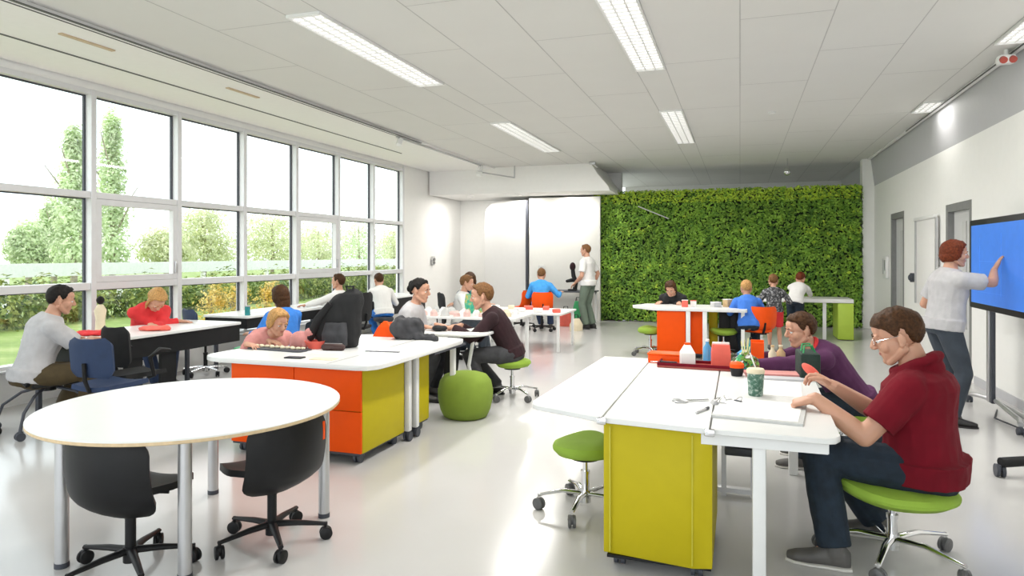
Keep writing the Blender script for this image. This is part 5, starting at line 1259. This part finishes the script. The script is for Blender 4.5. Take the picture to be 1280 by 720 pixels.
# stuff on window desks
for i,(x,y,z,m_,lab) in enumerate(((-6.3,5.2,.7452,'red','red cloth on the nearest window desk beyond the man in grey'),(-6.05,5.75,.7452,'coral','coral pink cloth on the nearest window desk near the person in red'))):
    mb = MB(); mb.ell((0,0,.02),(.16,.09,.03)); mb.ell((.1,.04,.02),(.1,.06,.035)); me = mb.fuse(.01,2); rip(me,.012,14); o = link_mesh('cloth', me, M[m_]); o.location=(x,y,z); tag(o, lab, 'cloth')
    for v in o.data.vertices: v.co.z = max(v.co.z,0)
sheet('paper_sheet', (-6.0,6.55,.7452), .3, .22, 'white sheet at the far end of the nearest window desk', .2, 'paper', .003)
for i,(x,y) in enumerate(((-6.45,7.75),(-6.5,8.1),(-6.4,8.5))):
    sheet('paper_sheet', (x,y,.7452), .3, .22, ['white sheet on the second window desk, nearest the camera','white sheet on the second window desk, the middle one','white sheet on the second window desk, nearest the boy in white'][i], .4*i, 'paper', .004)
mb = MB(); mb.ell((0,0,.05),(.09,.08,.05)); mb.ell((.02,0,.12),(.05,.05,.06)); me = mb.fuse(.01,3); o = link_mesh('desk_plush', me, M['coral']); o.location=(-6.62,8.75,.7452); o.name='plush_toy'; tag(o,'small coral plush toy on the second window desk beside the boy in white','toy')
t = empty('figurine', (-6.55,5.55,.7452), label='slim figurine with a dark head standing on the nearest window desk', cat='figurine')
mb = MB(); mb.lathe([(0,0),(.05,0),(.045,.12),(.06,.22),(.03,.28),(0,.29)]); mb.build('figure_body', M['cream'], t); mb = MB(); mb.ell((0,0,.33),(.04,.04,.045)); mb.build('figure_head', M['hairdark'], t)
# table by the white panel
t = empty('microscope', (-3.62,15.15,.7402), label='black upright instrument on the table in front of the standing adult', cat='instrument')
mb = MB(); mb.box((0,0,.02),(.2,.16,.04),bev=.01); mb.build('foot', M['black'], t)
mb = MB(); mb.tube([(.05,0,.03),(.08,0,.2),(.02,0,.34),(0,0,.5)], [.05,.05,.05,.045], 12); mb.build('arm', M['black'], t)
mb = MB(); mb.ell((0,0,.55),(.07,.06,.10)); mb.build('eyepiece', M['maroon'], t); mb = MB(); mb.cap((.02,0,.25),(-.13,0,.22),.05,.035); mb.build('eyepiece', M['black'], t)
t = empty('glass_carafe', (-4.55,15.2,.7402), label='small clear green bottle at the left end of the table by the white panel', cat='bottle'); t.name='small_bottle'
mb = MB(); mb.lathe([(0,0),(.035,0),(.035,.09),(.015,.13),(.015,.16),(0,.16)]); mb.build('bottle_body', M['limepanel'], t); mb = MB(); mb.cyl((0,0,.17),.018,.02); mb.build('bottle_cap', M['paper'], t)
for i,(x,y,m_,h,lab) in enumerate(((-3.35,14.55,'green',.55,'green bag leaning under the table beside the standing adult'),(-3.62,14.5,'coral',.35,'red bag on the floor left of the green bag'),(-3.2,14.35,'charcoal',.22,'dark bag on the floor at the feet of the standing adult'),(-3.2,13.7,'cream',.25,'pale bag on the floor right of the orange chair'))):
    t = empty('shoulder_bag', (x,y,0), .3*i, lab, 'bag'); mb = MB(); mb.loft([(V(0,0,0),V(1,0,0),V(0,1,0),.15,.08),(V(0,0,h*.5),V(1,0,0),V(0,1,0),.15,.09),(V(0,0,h),V(1,0,0),V(0,1,0),.08,.03)], n=16, p=2.6); mb.build('bag_body', M[m_], t)
    mb = MB(); mb.tube([(-.06,0,h-.02),(-.04,0,h+.08),(.04,0,h+.08),(.06,0,h-.02)], .01, 8); mb.build('strap', M['black'], t)
# back table clutter
for i,(x,y,m_,w,h,lab) in enumerate(((-.80,10.72,'coral',.09,.10,'coral pink box at the front of the back table, beside the person in black'),(-.68,10.8,'paper',.08,.09,'white box next to the coral box on the back table'),(-.35,10.85,'greypaper',.13,.07,'grey box on the back table, left of the wooden block'),(-.18,10.95,'wood',.12,.11,'wooden block on the back table'),(-.05,10.8,'cream',.09,.06,'cream box at the right end of the back table'))):
    t = empty('small_box', (x,y,.7652), .3*i, lab, 'box'); mb = MB(); mb.box((0,0,h/2),(w,w*.8,h),bev=.005); mb.build('box_body', M[m_], t); mb = MB(); mb.box((0,0,h+.004),(w*1.03,w*.83,.008)); mb.build('lid', M['paper'] if m_!='paper' else M['coral'], t, smooth=False)
t = empty('wall_dowel', (-1.9,15.93,2.55), label='thin pale stick caught slantwise in the upper left of the living wall', cat='stick'); mb = MB(); mb.tube([(-.35,0,.14),(.35,0,-.16)], .012, 8); mb.build('stick', M['greypaper'], t)
# ------------------------------------------------------------------ camera, light, world
cam = bpy.data.cameras.new('camera'); cam.sensor_width = 36; cam.lens = 850/1280*36; cam.shift_y = -42/1280; cam.clip_end = 300
co = bpy.data.objects.new('camera', cam); COL.objects.link(co); co.location = (0,0,1.57); co.rotation_euler = (PI/2, 0, math.atan(285/850)); SC.camera = co
w = bpy.data.worlds.new('sky'); SC.world = w; w.use_nodes = True; nt = w.node_tree; bg = nt.nodes['Background']
tc = nt.nodes.new('ShaderNodeTexCoord'); n = nt.nodes.new('ShaderNodeTexNoise'); n.inputs['Scale'].default_value = 2.5; n.inputs['Detail'].default_value = 3
mp = nt.nodes.new('ShaderNodeMapping'); mp.inputs['Scale'].default_value = (1,1,2.5)
r = nt.nodes.new('ShaderNodeValToRGB'); r.color_ramp.elements[0].color = (.80,.90,.97,1); r.color_ramp.elements[1].color = (.98,1,1,1); r.color_ramp.elements[0].position = .38; r.color_ramp.elements[1].position = .62
nt.links.new(tc.outputs['Generated'], mp.inputs[0]); nt.links.new(mp.outputs[0], n.inputs['Vector']); nt.links.new(n.outputs['Fac'], r.inputs['Fac']); nt.links.new(r.outputs['Color'], bg.inputs['Color'])
bg.inputs['Strength'].default_value = SKY
sun = bpy.data.lights.new('sun', 'SUN'); sun.energy = SUN; sun.angle = .6; sun.color = (1,.97,.92)
so = bpy.data.objects.new('sun', sun); COL.objects.link(so); so.rotation_euler = (math.radians(25), math.radians(-25), 0); so.location = (-20,0,20)
vs = SC.view_settings; SC.display_settings.display_device = 'sRGB'; vs.view_transform = 'Standard'; vs.look = 'None'; vs.gamma = 1; vs.use_curve_mapping = False; vs.exposure = EXPO
bpy.data.scenes.remove(TMP)
